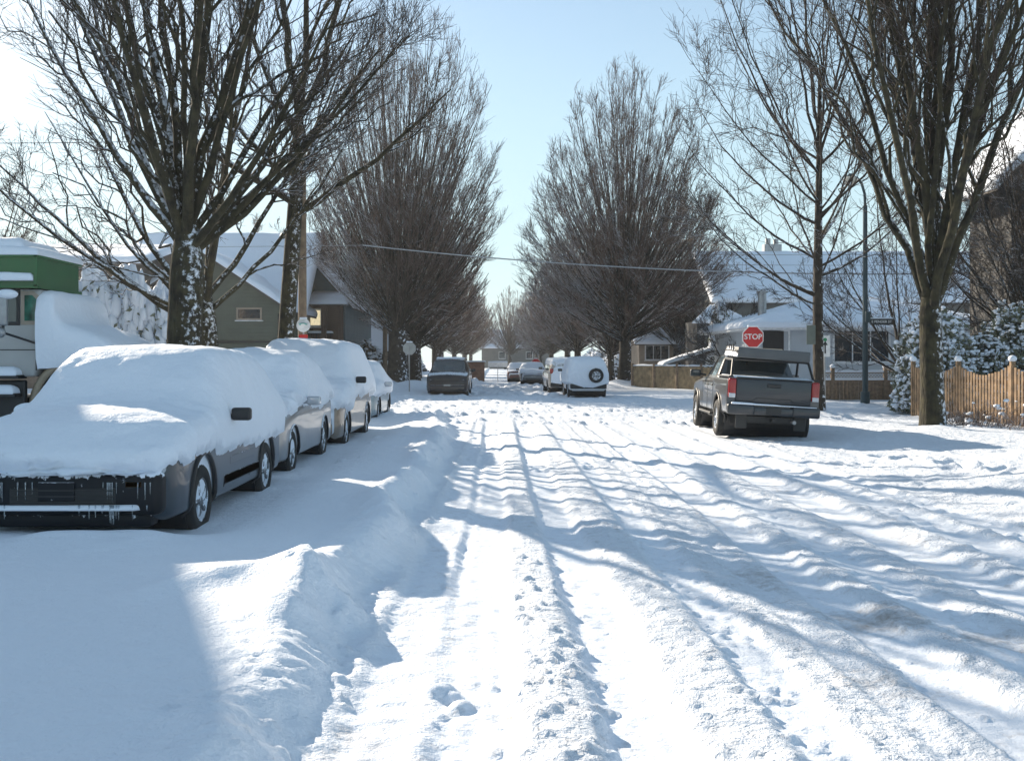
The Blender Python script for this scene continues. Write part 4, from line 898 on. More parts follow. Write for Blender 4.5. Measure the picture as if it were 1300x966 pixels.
    for j in (0, 25):
        B = A[:, j].copy(); B[:, 2] = np.minimum(A[:, j, 2]-.06, np.interp(A[:, j, 0], [-7.12, -7.05, -6.9, -6.6, -6.2, -5.8], [1.42, 1.40, 1.40, 1.42, 1.3, 1.0])+.06*fbm(A[:, j, 0]*4, A[:, j, 0]*0, 3, j))
        B[:, 1] += .03 if j == 0 else -.03
        mid = (A[:, j]+B)/2; mid[:, 1] += -.07 if j == 0 else .07; mid[:, 1] += .03*fbm(mid[:, 0]*4, mid[:, 2]*4, 3, 9)
        S = np.stack([A[:, j], A[:, j]*.6+mid*.4+np.array([0, (-.03 if j == 0 else .03), 0]), mid, B*.7+mid*.3+np.array([0, (-.03 if j == 0 else .03), 0]), B], 1); V.append(S.reshape(-1, 3))
        I = np.arange(n*5).reshape(n, 5)+off; off += n*5; Fs.append(np.stack([I[:-1, :-1], I[1:, :-1], I[1:, 1:], I[:-1, 1:]], -1).reshape(-1, 4))
    o = mesh_np('snow_drift', np.concatenate(V), np.concatenate(Fs), M['fluff'], root)
    bm = bmesh.new(); bm.from_mesh(o.data); bmesh.ops.remove_doubles(bm, verts=bm.verts, dist=.001); bmesh.ops.recalc_face_normals(bm, faces=bm.faces); bm.to_mesh(o.data); bm.free()
big_truck()
# ================================================================== vegetation with snow on it
def ico(sub=1):
    bm = bmesh.new(); bmesh.ops.create_icosphere(bm, subdivisions=sub, radius=1); bm.verts.ensure_lookup_table()
    V = np.array([v.co[:] for v in bm.verts]); F = np.array([[v.index for v in f.verts] for f in bm.faces]); bm.free(); return V, F
IV, IF_ = ico(2)
M['leaf'] = mat('evergreen_leaf', (.13, .14, .09), .6, 0, .5, 2)
M['leafdark'] = mat('dark_evergreen_leaf', (.040, .038, .026), .7, 0, .5, 2)
def shrub(name, loc, label, seed, size, ncl, cl_r, leaf=.09, nleaf=16, cap=.55, shape='dome', group=None, leafm='leaf', droop=0, cat='shrub', trunk=True):
    """clumps of leaves over a lumpy volume, each with its own cushion of snow"""
    r = np.random.default_rng(seed); sx, sy, sz = size
    root = empty(name, loc, 0, label, cat, group)
    d = r.normal(size=(ncl, 3)); d /= np.linalg.norm(d, axis=1, keepdims=True); d[:, 2] = np.abs(d[:, 2])*1.1-.15*(r.random(ncl))
    rad = (.55+.45*r.random(ncl)**.4)*(1+.22*fbm(d[:, 0]*2.5+seed, d[:, 1]*2.5+d[:, 2]*2, 3, seed))
    if shape == 'cone':
        z = r.random(ncl)**.8; w = (1-z)**.75*.95+.05; a = r.random(ncl)*6.283; q = (.6+.4*r.random(ncl)**.5)*w
        c = np.stack([np.cos(a)*q*sx, np.sin(a)*q*sy, z*sz], -1)
    elif shape == 'column':
        z = r.random(ncl); w = np.clip(1.05-z**3*.85, .1, 1)*(.9+.2*vn(z*5, z*0, seed)); a = r.random(ncl)*6.283; q = (.65+.35*r.random(ncl)**.5)*w
        c = np.stack([np.cos(a)*q*sx, np.sin(a)*q*sy, z*sz], -1)
    else: c = d*rad[:, None]*np.array([sx, sy, sz])
    c[:, 2] = np.maximum(c[:, 2], .08)
    n = ncl*nleaf
    lc = np.repeat(c, nleaf, 0)+r.normal(size=(n, 3))*cl_r*np.array([.75, .75, .6])-np.array([0, 0, cl_r*.3])
    u = r.normal(size=(n, 3)); u[:, 2] -= droop; u /= np.linalg.norm(u, axis=1, keepdims=True); v = np.cross(u, r.normal(size=(n, 3))); v /= np.linalg.norm(v, axis=1, keepdims=True)
    L = leaf*(.6+.8*r.random(n))[:, None]
    V = np.stack([lc-u*L, lc+v*L*.35, lc+u*L, lc-v*L*.35], 1).reshape(-1, 3); F = np.arange(n*4).reshape(n, 4)
    mesh_np('foliage', V, F, M[leafm], root, smooth=False)
    k = r.random(ncl) < .92
    cc = np.repeat(c[k], 3, 0); cc = cc+r.normal(size=cc.shape)*cl_r*.6+np.array([0, 0, cl_r*.35]); m = len(cc)
    s = np.stack([cl_r*(.35+.6*r.random(m)), cl_r*(.35+.6*r.random(m)), cl_r*cap*(.5+.7*r.random(m))], -1)
    if shape in ('column', 'cone'): s[:, 2] *= 1.0+droop
    P = IV[None]*s[:, None]; P = P*(1+.5*(vn(IV[None, :, 0]*2+cc[:, None, 0]*9, IV[None, :, 1]*2+IV[None, :, 2]*3+cc[:, None, 1]*9, seed)-.5))[..., None]
    out = np.repeat(c[k], 3, 0)*np.array([1, 1, 0]); out /= np.linalg.norm(out, axis=1, keepdims=True)+1e-6
    P = P+cc[:, None]; P[..., 2] -= droop*.5*((P-cc[:, None])*out[:, None]).sum(-1)
    V = P.reshape(-1, 3); F = (IF_[None]+(np.arange(m)*len(IV))[:, None, None]).reshape(-1, 3)
    mesh_np('snow_clumps', V, F, M['fluff'], root)
    if trunk:
        mb = MB(); mb.cyl((0, 0, -.2), (0, 0, sz*.6), .06*max(1, sz*.4), .03, 8); mb.build('stem', M['bark2'], root)
    return root
def twiggy(name, loc, label, seed, h, n, w, group=None, m='twig2'):
    r = np.random.default_rng(seed); root = empty(name, loc, 0, label, 'shrub', group)
    a = r.random(n)*6.283; b0 = np.stack([r.normal(size=n)*w*.25, r.normal(size=n)*w*.25, np.full(n, -.1)], -1)
    th = R(62)*r.random(n)**.6; d = np.stack([np.sin(th)*np.cos(a), np.sin(th)*np.sin(a), np.cos(th)], -1); L = h*(.6+.5*r.random(n))[:, None]
    e = b0+d*L; c = b0+d*L*.5+np.array([0, 0, 1.])*L*.1; P = bez(b0, c, e, 6); P[:, 1:] += r.normal(size=P[:, 1:].shape)*.02
    Rr = np.full((n, 6), .007)*np.linspace(1, .4, 6)
    Q, q = kids(P, Rr, 6, R(30), lf(.4, .05), .05, 4, r, .7, rmin=.003)
    V, F = join([tubes(P, Rr, 4), tubes(Q, q, 3)]); mesh_np('stems', V, F, M[m], root)
    # snow caught in the stems
    k = max(8, n//4); cc = Q[r.integers(0, len(Q), k), -1]; me = None
    for q in cc:
        s = .4+r.random(); o = mesh_np('snow_tuft', IV*np.array([.055, .055, .03])*(1+.5*(vn(IV[:, 0]*3, IV[:, 1]*3+IV[:, 2]*2, 4)-.5))[:, None], IF_, M['fluff'], root) if me is None else link('snow_tuft', me, root)
        me = o.data; o.location = q; o.scale = (s, s*(.7+.6*r.random()), s)
    return root
G_C = 'columnar cedars of the snowy hedge'
where = ['leftmost, right of the green overhead box', 'second from the left', 'third from the left', 'fourth from the left', 'fifth from the left', 'rightmost of the row']
for i in range(6):
    x_ = -11.55+.47*i; hgt = [3.5, 3.75, 3.4, 3.85, 3.55, 3.2][i]
    shrub('cedar', (x_, 27+.25*(i % 2), .1), 'snow-draped columnar cedar in the hedge, '+where[i], 200+i, (.42, .45, hgt), 110, .17, .10, 14, 1.25, 'column', G_C, droop=.7, cat='cedar')
shrub('evergreen_bush', (-8.95, 27.6, .1), 'dark leafy evergreen bush between the cedar hedge and the big mossy trunk', 220, (.85, .7, 2.95), 330, .13, .09, 14, .55, 'dome', leafm='leafdark')
shrub('evergreen_bush', (13.6, 30.6, .2), 'pale snow-laden evergreen shrub behind the left end of the picket fence', 221, (1.35, 1.1, 2.75), 1300, .10, .10, 9, .6, 'dome')
shrub('evergreen_bush', (16.0, 30.4, .2), 'large grey-green evergreen shrub behind the scalloped picket fence', 222, (2.0, 1.5, 3.0), 1900, .095, .10, 9, .5, 'dome')
shrub('evergreen_bush', (-8.2, 62, .1), 'dark hedge-like bush left of the huge clustered tree trunks', 224, (2.2, 1.2, 2.3), 420, .20, .16, 12, .35, 'dome', leafm='leafdark')
shrub('small_conifer', (13.6, 60.5, .1), 'little snow-covered conifer in front of the grey gabled house wall', 225, (.9, .9, 4.9), 200, .18, .14, 10, .7, 'cone', droop=.4, cat='tree')
shrub('hedge', (-10.5, 104, .1), 'long dark hedge behind the far left row of trees', 240, (1.4, 34, 2.6), 1500, .28, .22, 8, .35, 'dome', leafm='leafdark', trunk=False, cat='hedge')
shrub('hedge', (12.5, 118, .1), 'long dark hedge behind the far right row of trees', 241, (1.4, 34, 2.6), 1500, .28, .22, 8, .35, 'dome', leafm='leafdark', trunk=False, cat='hedge')
twiggy('bare_bush', (12.2, 23.4, .05), 'low brown twiggy bush in front of the picket fence, right one', 230, .85, 120, 2.2)
twiggy('bare_bush', (11.3, 24.2, .05), 'small grey twiggy bush with snow tufts beside the big right-hand trunk', 231, .62, 80, 1.4, m='twig')
twiggy('bare_bush', (-5.15, 18.6, .15), 'pale tuft of dry plant heads poking above the second car', 232, 2.05, 8, .2, m='twig2')

# ================================================================== houses
def lapwall(name, col, pitch=.18):
    m = mat(name, col, .75, 0, .12, 1.5); nt = m.node_tree; b = nt.nodes['Principled BSDF']
    tc = nt.nodes.new('ShaderNodeTexCoord'); s = nt.nodes.new('ShaderNodeSeparateXYZ'); nt.links.new(tc.outputs['Object'], s.inputs[0])
    k = nt.nodes.new('ShaderNodeMath'); k.operation = 'MULTIPLY'; k.inputs[1].default_value = 1/pitch; nt.links.new(s.outputs['Z'], k.inputs[0])
    f = nt.nodes.new('ShaderNodeMath'); f.operation = 'FRACT'; nt.links.new(k.outputs[0], f.inputs[0])
    bp = nt.nodes.new('ShaderNodeBump'); bp.inputs['Distance'].default_value = .03; nt.links.new(f.outputs[0], bp.inputs['Height']); nt.links.new(bp.outputs['Normal'], b.inputs['Normal'])
    return m
W_green = lapwall('sage_siding', (.115, .125, .095)); W_brown = lapwall('brown_shingle', (.10, .06, .04), .12); W_blue = lapwall('blue_grey_siding', (.13, .19, .22)); W_grey = lapwall('grey_siding', (.16, .16, .15), .22)
W_white = mat('white_stucco', (.50, .53, .56), .9, 0, .06, 2, .004, 50); W_beige = lapwall('beige_siding', (.33, .27, .21)); W_dark = lapwall('dark_siding', (.055, .055, .055)); W_teal = lapwall('teal_siding', (.09, .22, .21))
soffit = mat('roof_edge', (.10, .09, .08), .8); brick = mat('chimney_brick', (.22, .09, .06), .9, 0, .3, 12)
def window(parent, x, z, w, h, y, lit=False, div=1, frame='white', axis='y'):
    """window on a wall whose outer face is y (facing -y)"""
    mb = MB(); t = .09
    for dx in (-w/2-t/2, w/2+t/2): mb.box((x+dx, y-.03, z), (t, .08, h+2*t))
    for dz in (-h/2-t/2, h/2+t/2): mb.box((x, y-.032, z+dz), (w+.002, .08, t))
    for k in range(1, div): mb.box((x-w/2+w*k/div, y-.02, z), (.05, .05, h))
    fr = mb.build('window', M[frame] if isinstance(frame, str) else frame, parent)
    MB().box((x, y+.0, z), (w, .03, h)).build('pane', lit or M['wglass'], fr)
    MB().box((x, y-.06, z-h/2-t-.03), (w+.3, .14, .05)).build('sill', M['white'], fr)
    return fr
def house(label, x0, x1, y0, y1, ze, zr, axis, wm, over=.45, snow=.22, seed=0, name='house', hip=0):
    root = empty(name, (0, 0, 0), 0, label, 'house')
    if axis == 'x':
        ym = (y0+y1)/2; mb = MB(); mb.prism([(y0, -.3), (y1, -.3), (y1, ze), (ym, zr-.06), (y0, ze)], x0, x1, axis='x'); mb.build('wall', wm, root)
        k = (zr-ze)/(ym-y0)
        for s, yy in ((-1, y0-over), (1, y1+over)):
            ez = ze-k*over; A = (x0-over, yy, ez); B = (x1+over, yy, ez); C_ = (x1+over, ym, zr); D = (x0-over, ym, zr)
            mb = MB(); up = Vector((0, 0, .10)); P = [Vector(p) for p in (A, B, C_, D)]
            for f in ((0, 1, 2, 3),): mb.quad(*[P[i] for i in f]); mb.quad(*[P[i]+up for i in f])
            for i in range(4): mb.quad(P[i], P[(i+1) % 4], P[(i+1) % 4]+up, P[i]+up)
            rf = mb.build('roof', soffit, root)
            snow_slab('roof_snow', *[tuple(p+up) for p in P], snow, parent=rf, n=(50, 24), amp=.25, seed=seed, over=.03)
    else:
        xm = (x0+x1)/2; mb = MB(); mb.prism([(x0, -.3), (x1, -.3), (x1, ze), (xm, zr-.06), (x0, ze)], y0, y1, axis='y'); mb.build('wall', wm, root)
        k = (zr-ze)/(xm-x0)
        for s, xx in ((-1, x0-over), (1, x1+over)):
            ez = ze-k*over; P = [Vector(p) for p in ((xx, y0-over, ez), (xx, y1+over, ez), (xm, y1+over, zr), (xm, y0-over, zr))]; up = Vector((0, 0, .10))
            mb = MB(); mb.quad(*P); mb.quad(*[p+up for p in P])
            for i in range(4): mb.quad(P[i], P[(i+1) % 4], P[(i+1) % 4]+up, P[i]+up)
            rf = mb.build('roof', soffit, root)
            snow_slab('roof_snow', *[tuple(p+up) for p in P], snow, parent=rf, n=(40, 24), amp=.25, seed=seed, over=.03)
    return root
# green house left
h = house('sage green house with a big snowy roof behind the forked tree', -20.2, -10.6, 53.5, 63, 4.6, 8.9, 'x', W_green, .5, .3, 1)
mb = MB(); mb.prism([(-18.6, -.3), (-10.8, -.3), (-10.8, 4.4), (-14.7, 6.9), (-18.6, 4.4)], 50, 54, axis='y'); wg = mb.build('front_wall', W_green, h)
for s, xx in ((-1, -19.2), (1, -10.2)):
    P = [Vector(p) for p in ((xx, 49.5, 4.02), (xx, 56.5, 4.02), (-14.7, 58.5, 6.98), (-14.7, 49.5, 6.98))]; up = Vector((0, 0, .12)); mb = MB(); mb.quad(*P); mb.quad(*[p+up for p in P])
    for i in range(4): mb.quad(P[i], P[(i+1) % 4], P[(i+1) % 4]+up, P[i]+up)
    rf = mb.build('gable_roof', soffit, h); snow_slab('roof_snow', *[tuple(p+up) for p in P], .28, parent=rf, n=(40, 24), seed=4, over=.03)
window(h, -12.4, 4.0, 1.1, .45, 50, frame=W_beige); window(h, -15.4, 3.3, .8, 1.3, 50, frame=W_beige); window(h, -17.3, 3.2, .9, 1.2, 50)
MB().box((-12.4, 49.9, 2.6), (4.4, .06, .08)).build('belt_trim', M['black'], h); MB().cyl((-10.9, 49.9, 0), (-10.9, 49.9, 4.0), .05).build('downpipe', M['black'], h)
# brown and blue house
litm = mat('warm_lit_pane', (.5, .42, .28), .3, 0, .4, 6); ln = litm.node_tree.nodes['Principled BSDF']; ln.inputs['Emission Color'].default_value = (1, .86, .55, 1); ln.inputs['Emission Strength'].default_value = .35
h = house('brown and blue gabled house with a snowy porch roof beside the utility pole', -15.4, -8.8, 58, 70, 5.2, 8.9, 'y', W_blue, .5, .28, 2)
MB().box((-10.9, 57.4, 2.6), (4.0, 1.15, 4.7)).build('bay', W_brown, h); MB().box((-11.5, 57.96, 5.25), (4.8, .06, .5)).build('brown_band', W_brown, h); MB().box((-11.6, 57.90, 5.62), (5.2, .1, .14)).build('white_trim', M['white'], h)
P = [(-13.2, 55.9, 4.75), (-8.4, 55.9, 4.75), (-8.6, 58, 5.35), (-13.2, 58, 5.35)]; mb = MB(); mb.quad(*P); mb.quad(*[(a, b, c+.1) for a, b, c in P])
for i in range(4): mb.quad(P[i], P[(i+1) % 4], (*P[(i+1) % 4][:2], P[(i+1) % 4][2]+.1), (*P[i][:2], P[i][2]+.1))
pr = mb.build('porch_roof', soffit, h); snow_slab('roof_snow', *[(a, b, c+.1) for a, b, c in P], .28, parent=pr, seed=3)
window(h, -10.45, 4.1, .85, .85, 56.82, lit=litm); window(h, -12.2, 3.9, .5, .8, 56.82)
for xx in (-9.0, -9.7): MB().box((xx, 56.1, 2.4), (.28, .28, 4.6)).build('porch_post', W_brown, h)
mb = MB(); mb.box((-11.4, 56.2, 3.18), (4.4, .1, .08)); [mb.box((-13.5+.16*i, 56.2, 2.6), (.04, .04, 1.15)) for i in range(27)]; mb.build('porch_rail', M['black'], h)
snow_slab('rail_snow', (-13.6, 56.1, 3.22), (-9.2, 56.1, 3.22), (-9.2, 56.3, 3.22), (-13.6, 56.3, 3.22), .12, parent=h, n=(30, 6), over=0)
# low house with chimney
h = house('low house with a wide snowy roof, brick chimney and small teal gable', -12.6, -7.4, 76, 86, 2.6, 6.4, 'x', W_grey, .4, .3, 6)
MB().box((-10.1, 81, 6.7), (.8, .7, 1.3)).build('chimney', brick, h)
mb = MB(); mb.prism([(-11.4, .2), (-9.0, .2), (-9.0, 2.3), (-10.2, 3.5), (-11.4, 2.3)], 74.5, 77); mb.build('teal_gable', W_teal, h)
for xx in (-11.7, -8.7):
    P = [Vector(p) for p in ((xx, 74.2, 2.1), (xx, 78.5, 2.1), (-10.2, 78.5, 3.6), (-10.2, 74.2, 3.6))]; snow_slab('gable_snow', *[tuple(p) for p in P], .2, parent=h, seed=1)
# house at far left behind the truck; unseen one added to shade the foreground
h = house('grey-brown house with a flat snowy roof behind the green overhead box', -24, -17.2, 47.5, 57, 6.3, 7.4, 'x', lapwall('taupe_siding', (.16, .13, .105)), .7, .3, 7)
window(h, -18.6, 4.9, 1.0, 1.1, 47.5); window(h, -21.0, 4.9, 1.6, 1.1, 47.5, div=2)
h = house('tall cream house beyond the left edge, added unseen to shade the foreground', -29, -17.9, 15.5, 29.5, 8.6, 12.3, 'x', W_beige, .5, .3, 8)
for xx in (-26.5, -23.5, -20.3): window(h, xx, 5.6, 1.1, 1.4, 15.5); window(h, xx, 1.9, 1.1, 1.4, 15.5)
# right-hand side
h = house('long grey house with a huge plain snowy roof and chimney on its ridge', 15.4, 47, 69, 82, 5.9, 9.7, 'x', W_grey, .6, .28, 9)
mb = MB(); mb.box((20.9, 75.5, 10.1), (1.3, .7, .7)); mb.build('chimney', M['galv'], h)
mb = MB(); mb.cyl((20.6, 75.5, 10.4), (20.6, 75.5, 10.9), .2); mb.build('chimney_pot', M['galv'], h); MB().cyl((21.2, 75.5, 10.4), (21.2, 75.5, 10.85), .2).build('chimney_pot', M['galv'], h)
window(h, 21.6, 5.25, .5, .7, 69, lit=litm); window(h, 22.9, 5.25, .5, .7, 69, lit=litm); MB().cyl((16.3, 68.9, 0), (16.3, 68.9, 5.7), .06).build('downpipe', M['black'], h)
MB().box((30, 68.9, 3.0), (30, .08, .15)).build('belt_trim', M['black'], h)
# white bungalow with hipped roof
def bungalow():
    root = empty('house', (0, 0, 0), 0, 'white stucco bungalow with low hipped snowy roof and dark picture window', 'house')
    x0, x1, y0, y1, ze, zr = 12.5, 24.0, 48, 57, 3.25, 4.75
    MB().box(((x0+x1)/2, (y0+y1)/2, 1.45), (x1-x0, y1-y0, 3.6)).build('wall', W_white, root)
    o = .7; a, b, c, d = (x0-o, y0-o, ze), (x1+o, y0-o, ze), (x1+o, y1+o, ze), (x0-o, y1+o, ze); r0, r1 = (x0+4.3, 52.5, zr), (x1-4.3, 52.5, zr)
    mb = MB(); mb.box(((x0+x1)/2, (y0+y1)/2, ze-.07), (x1-x0+2*o, y1-y0+2*o, .12)); rf = mb.build('roof', M['white'], root)
    for k, q in enumerate(((a, b, r1, r0), (c, d, r0, r1), (d, a, r0, r0), (b, c, r1, r1))):
        q = [list(p) for p in q]
        if k > 1: q[2] = [q[2][0], q[2][1]+(.03 if k == 3 else -.03), q[2][2]]
        snow_slab('roof_snow', *q, .26, parent=rf, n=(50, 26), amp=.2, seed=k, over=.10)
    window(root, 17.6, 2.35, 2.6, 1.45, y0, div=3); window(root, 22.0, 2.35, 1.4, 1.3, y0, div=2)
    MB().box((13.35, y0-.02, 1.95), (1.0, .06, 2.3)).build('door_recess', M['black'], root)
    mb = MB(); mb.cyl((14.1, y0-.08, 0), (14.1, y0-.08, 3.1), .05); mb.cyl((14.1, y0-.08, 3.1), (12.9, y0-.5, 3.2), .05); mb.build('downpipe', M['white'], root)
    fl = MB().cyl((13.35, 50, 3.4), (13.35, 50, 5.05), .21, n=20).build('flue', M['galv'], root, True); MB().cyl((13.35, 50, 5.05), (13.35, 50, 5.15), .28, n=20).build('flue_cap', M['galv'], fl, True)
bungalow()
h = house('small beige house with a three-part window behind the board fence', 11.2, 15.2, 78, 87, 3.0, 4.6, 'x', W_beige, .4, .28, 11); window(h, 12.6, 2.3, 1.75, 1.05, 78, div=3)
# dark carport with sloping snowy roof
h = empty('carport', (0, 0, 0), 0, 'dark carport with a thin sloping snow-covered roof behind the board fence', 'carport')
MB().box((14.9, 68, 2.1), (3.2, 4, 4.4)).build('wall', W_dark, h)
snow_slab('roof_snow', (13.0, 65.8, 4.15), (16.8, 65.8, 4.15), (15.2, 68, 5.3), (14.6, 68, 5.3), .25, parent=h)
MB().box((12.2, 61, 1.95), (4.4, 2.2, .14), Matrix.Rotation(R(-17), 4, 'Y')).build('canopy', soffit, h)
snow_slab('canopy_snow', (10.1, 60, 1.40), (14.3, 60, 2.70), (14.3, 62, 2.70), (10.1, 62, 1.40), .18, parent=h)
for xx, zz in ((10.3, 1.3), (13.9, 2.4)): MB().box((xx, 60.3, zz/2), (.12, .12, zz)).build('canopy_post', M['white'], h)
h = house('white-eaved house rising behind the evergreens at the top right edge', 17.6, 27, 34, 37, 8.3, 13.2, 'y', W_dark, .95, .25, 12)
MB().box((22, 33.9, 5.2), (9.8, .08, .14)).build('belt_trim', M['white'], h); window(h, 20, 6.5, 1.2, 1.4, 34)
# distant houses closing the side streets
for i, (x0, y0, w, wm_, lb) in enumerate(((-34, 88, 9, W_beige, 'distant beige house between the far left trees'), (-47, 74, 10, W_brown, 'distant brown house at the far left'), (-24, 104, 9, W_grey, 'distant grey house behind the brown and blue house'),
                                  (22, 112, 9, W_beige, 'distant beige house behind the long grey house'), (52, 74, 10, W_white, 'distant white house far to the right'), (12.5, 104, 8, W_brown, 'distant brown house on the right of the avenue'), (-3, 205, 14, W_grey, 'distant grey house closing the end of the street'))):
    h = house(lb, x0, x0+w, y0, y0+9, 4.5, 8, 'x', wm_, .5, .3, 20+i); window(h, x0+w*.3, 2.8, 1.2, 1.3, y0); window(h, x0+w*.7, 2.8, 1.2, 1.3, y0)
for (x_, y_, s_, rz_, lb) in ((-26, 92, .8, 1, 'distant bare tree behind the sage green house'), (-39, 80, .8, 2, 'distant bare tree at the far left beyond the houses'), (2.5, 182, 1.0, 3, 'distant bare tree at the end of the street, right one'), (-4.5, 176, 1.0, 4, 'distant bare tree at the end of the street, left one'),
                              (30, 96, .7, 5, 'distant bare tree behind the long snowy roof'), (-15.5, 112, .95, 2.2, 'distant bare tree left of the avenue behind the low house'), (17, 120, .95, .3, 'distant bare tree right of the avenue'), (-6.5, 200, 1.1, 1.3, 'farthest bare tree left of the street end'), (8, 196, 1.1, 2.9, 'farthest bare tree right of the street end')):
    c = copy_tree(proto); c.location = (x_, y_, .1); c.scale = (s_, s_, s_); c.rotation_euler.z = rz_; c['label'] = lb; del c['group']

# ================================================================== fences
def run(a, b, step):
    a = np.array(a, float); b = np.array(b, float); L = np.linalg.norm(b-a); n = max(1, int(L/step)); return [(a+(b-a)*(i+.5)/n, math.atan2(*(b-a)[[1, 0]])) for i in range(n)]
def picket():
    root = empty('picket_fence', (0, 0, 0), 0, 'orange-brown picket fence with scalloped top and snow-balled posts', 'fence')
    a, b = (12.2, 29.2), (12.85, 22.0); mb = MB(); k = 0; L = math.hypot(b[0]-a[0], b[1]-a[1]); rr = random.Random(2)
    for p, an in run(a, b, .135):
        s = math.hypot(p[0]-a[0], p[1]-a[1]); ph = (s % 2.4)/2.4; h_ = 1.28+.26*(abs(ph-.5)*2)**1.6+rr.uniform(-.018, .018)
        M4 = Matrix.Rotation(an+rr.uniform(-.03, .03), 4, 'Z'); mb.box((p[0], p[1], h_/2), (.085, .022, h_), M4)
    mb.build('pickets', M['orangewood'], root)
    for zz in (.35, 1.12): MB().box(((a[0]+b[0])/2+.04, (a[1]+b[1])/2, zz), (L, .04, .09), Matrix.Rotation(math.atan2(b[1]-a[1], b[0]-a[0]), 4, 'Z')).build('rail', M['orangewood'], root)
    for i in range(4):
        t = min(1, i*2.4/L); x_, y_ = a[0]+(b[0]-a[0])*t, a[1]+(b[1]-a[1])*t
        p_ = MB().box((x_+.03, y_, .82), (.11, .11, 1.66), None, .01).build('post', M['orangewood'], root); MB().sph((x_+.03, y_, 1.70), .10, (1, 1, .85), 3).build('snow_ball', M['fluff'], p_, True)
    mb = MB()
    for p, an in run((12.2, 29.25), (12.62, 29.25), .10): mb.box((p[0], p[1], .68), (.085, .022, 1.36))
    mb.build('end_panel', M['orangewood'], root)
picket()
def lattice():
    root = empty('lattice_fence', (0, 0, 0), 0, 'grey-brown board fence with lattice top and snow on its rails, before the bungalow', 'fence')
    x0, x1, y = 12.9, 24, 40; mb = MB(); rr = random.Random(5)
    n = int((x1-x0)/.15)
    for i in range(n): mb.box((x0+(i+.5)*.15, y+rr.uniform(-.004, .004), .42), (.142, .022, .84))
    mb.build('boards', M['wood'], root)
    mb = MB()
    for i in range(int((x1-x0)/.12)):
        for s in (1, -1): mb.box((x0+.06+i*.12, y+s*.008, 1.0), (.012, .008, .36), Matrix.Rotation(s*R(45), 4, 'Y'))
    mb.build('lattice', M['wood'], root)
    for zz in (.86, 1.17): 
        r_ = MB().box(((x0+x1)/2, y, zz), (x1-x0, .09, .05)).build('rail', M['wood'], root); snow_slab('rail_snow', (x0, y-.06, zz+.025), (x1, y-.06, zz+.025), (x1, y+.05, zz+.025), (x0, y+.05, zz+.025), .11, parent=r_, n=(120, 6), over=0, seed=int(zz*10))
    k = 0; xx = x0+.6
    while xx < x1:
        p_ = MB().box((xx, y-.03, .68), (.14, .14, 1.4), None, .01).build('post', M['wood'], root); MB().sph((xx, y-.03, 1.42), .11, (1, 1, .8), 2).build('snow_ball', M['fluff'], p_, True); xx += 2.12
lattice()
def boards():
    root = empty('board_fence', (0, 0, 0), 0, 'long golden-brown vertical board fence between the egg shaped tree and the pickup', 'fence')
    rr = random.Random(8); a, b = (8.0, 58.6), (13.2, 51.0); mb = MB()
    for p, an in run(a, b, .20):
        s = math.hypot(p[0]-a[0], p[1]-a[1]); h_ = (1.35 if s < 3.4 else 1.25)+rr.uniform(-.02, .02); mb.box((p[0], p[1], h_/2+.05), (.19, .025, h_), Matrix.Rotation(an+rr.uniform(-.01, .01), 4, 'Z'))
    mb.build('boards', mat('golden_board', (.30, .22, .13), .85, 0, .4, 4, .003, 30), root)
    L = math.hypot(b[0]-a[0], b[1]-a[1]); n = 5
    for i in range(n+1):
        t = i/n; x_, y_ = a[0]+(b[0]-a[0])*t, a[1]+(b[1]-a[1])*t-.06; MB().box((x_, y_, .75), (.13, .13, 1.5)).build('post', M['wood'], root)
    an = math.atan2(b[1]-a[1], b[0]-a[0]); d = np.array([math.cos(an), math.sin(an), 0])*L/2; nrm = np.array([-d[1], d[0], 0])/(L/2)*.05; c = np.array([(a[0]+b[0])/2, (a[1]+b[1])/2, 1.36])
    snow_slab('top_snow', tuple(c-d-nrm), tuple(c+d-nrm), tuple(c+d+nrm), tuple(c-d+nrm), .08, parent=root, n=(90, 6), over=0, amp=.8)
boards()

# ================================================================== signs, poles, wires
def text(body, size, mat_, parent, loc, rx=R(90), name='lettering', ext=.002, width=None):
    cu = bpy.data.curves.new('lettering', 'FONT'); cu.body = body; cu.size = size; cu.extrude = ext; cu.align_x = 'CENTER'; cu.align_y = 'CENTER'; cu.offset = .012*size
    tmp = bpy.data.objects.new('tmp', cu); COL.objects.link(tmp); dg = bpy.context.evaluated_depsgraph_get()
    me = bpy.data.meshes.new_from_object(tmp.evaluated_get(dg)); bpy.data.objects.remove(tmp)
    me.materials.clear(); me.materials.append(mat_); me.name = name
    o = link(name, me, parent); o.rotation_euler = (rx, 0, 0); o.location = loc
    if width: xs = [v.co.x for v in me.vertices]; o.scale = (width/(max(xs)-min(xs)),)*2+(1,)
    return o
signred = mat('sign_red', (.52, .018, .02), .45, 0, .06, 3); signwhite = mat('sign_white', (.75, .75, .75), .45); alu = mat('sign_back_aluminium', (.36, .37, .36), .5, .5)
def octagon(r): return [(r*math.cos(R(22.5+45*i)), r*math.sin(R(22.5+45*i))) for i in range(8)]
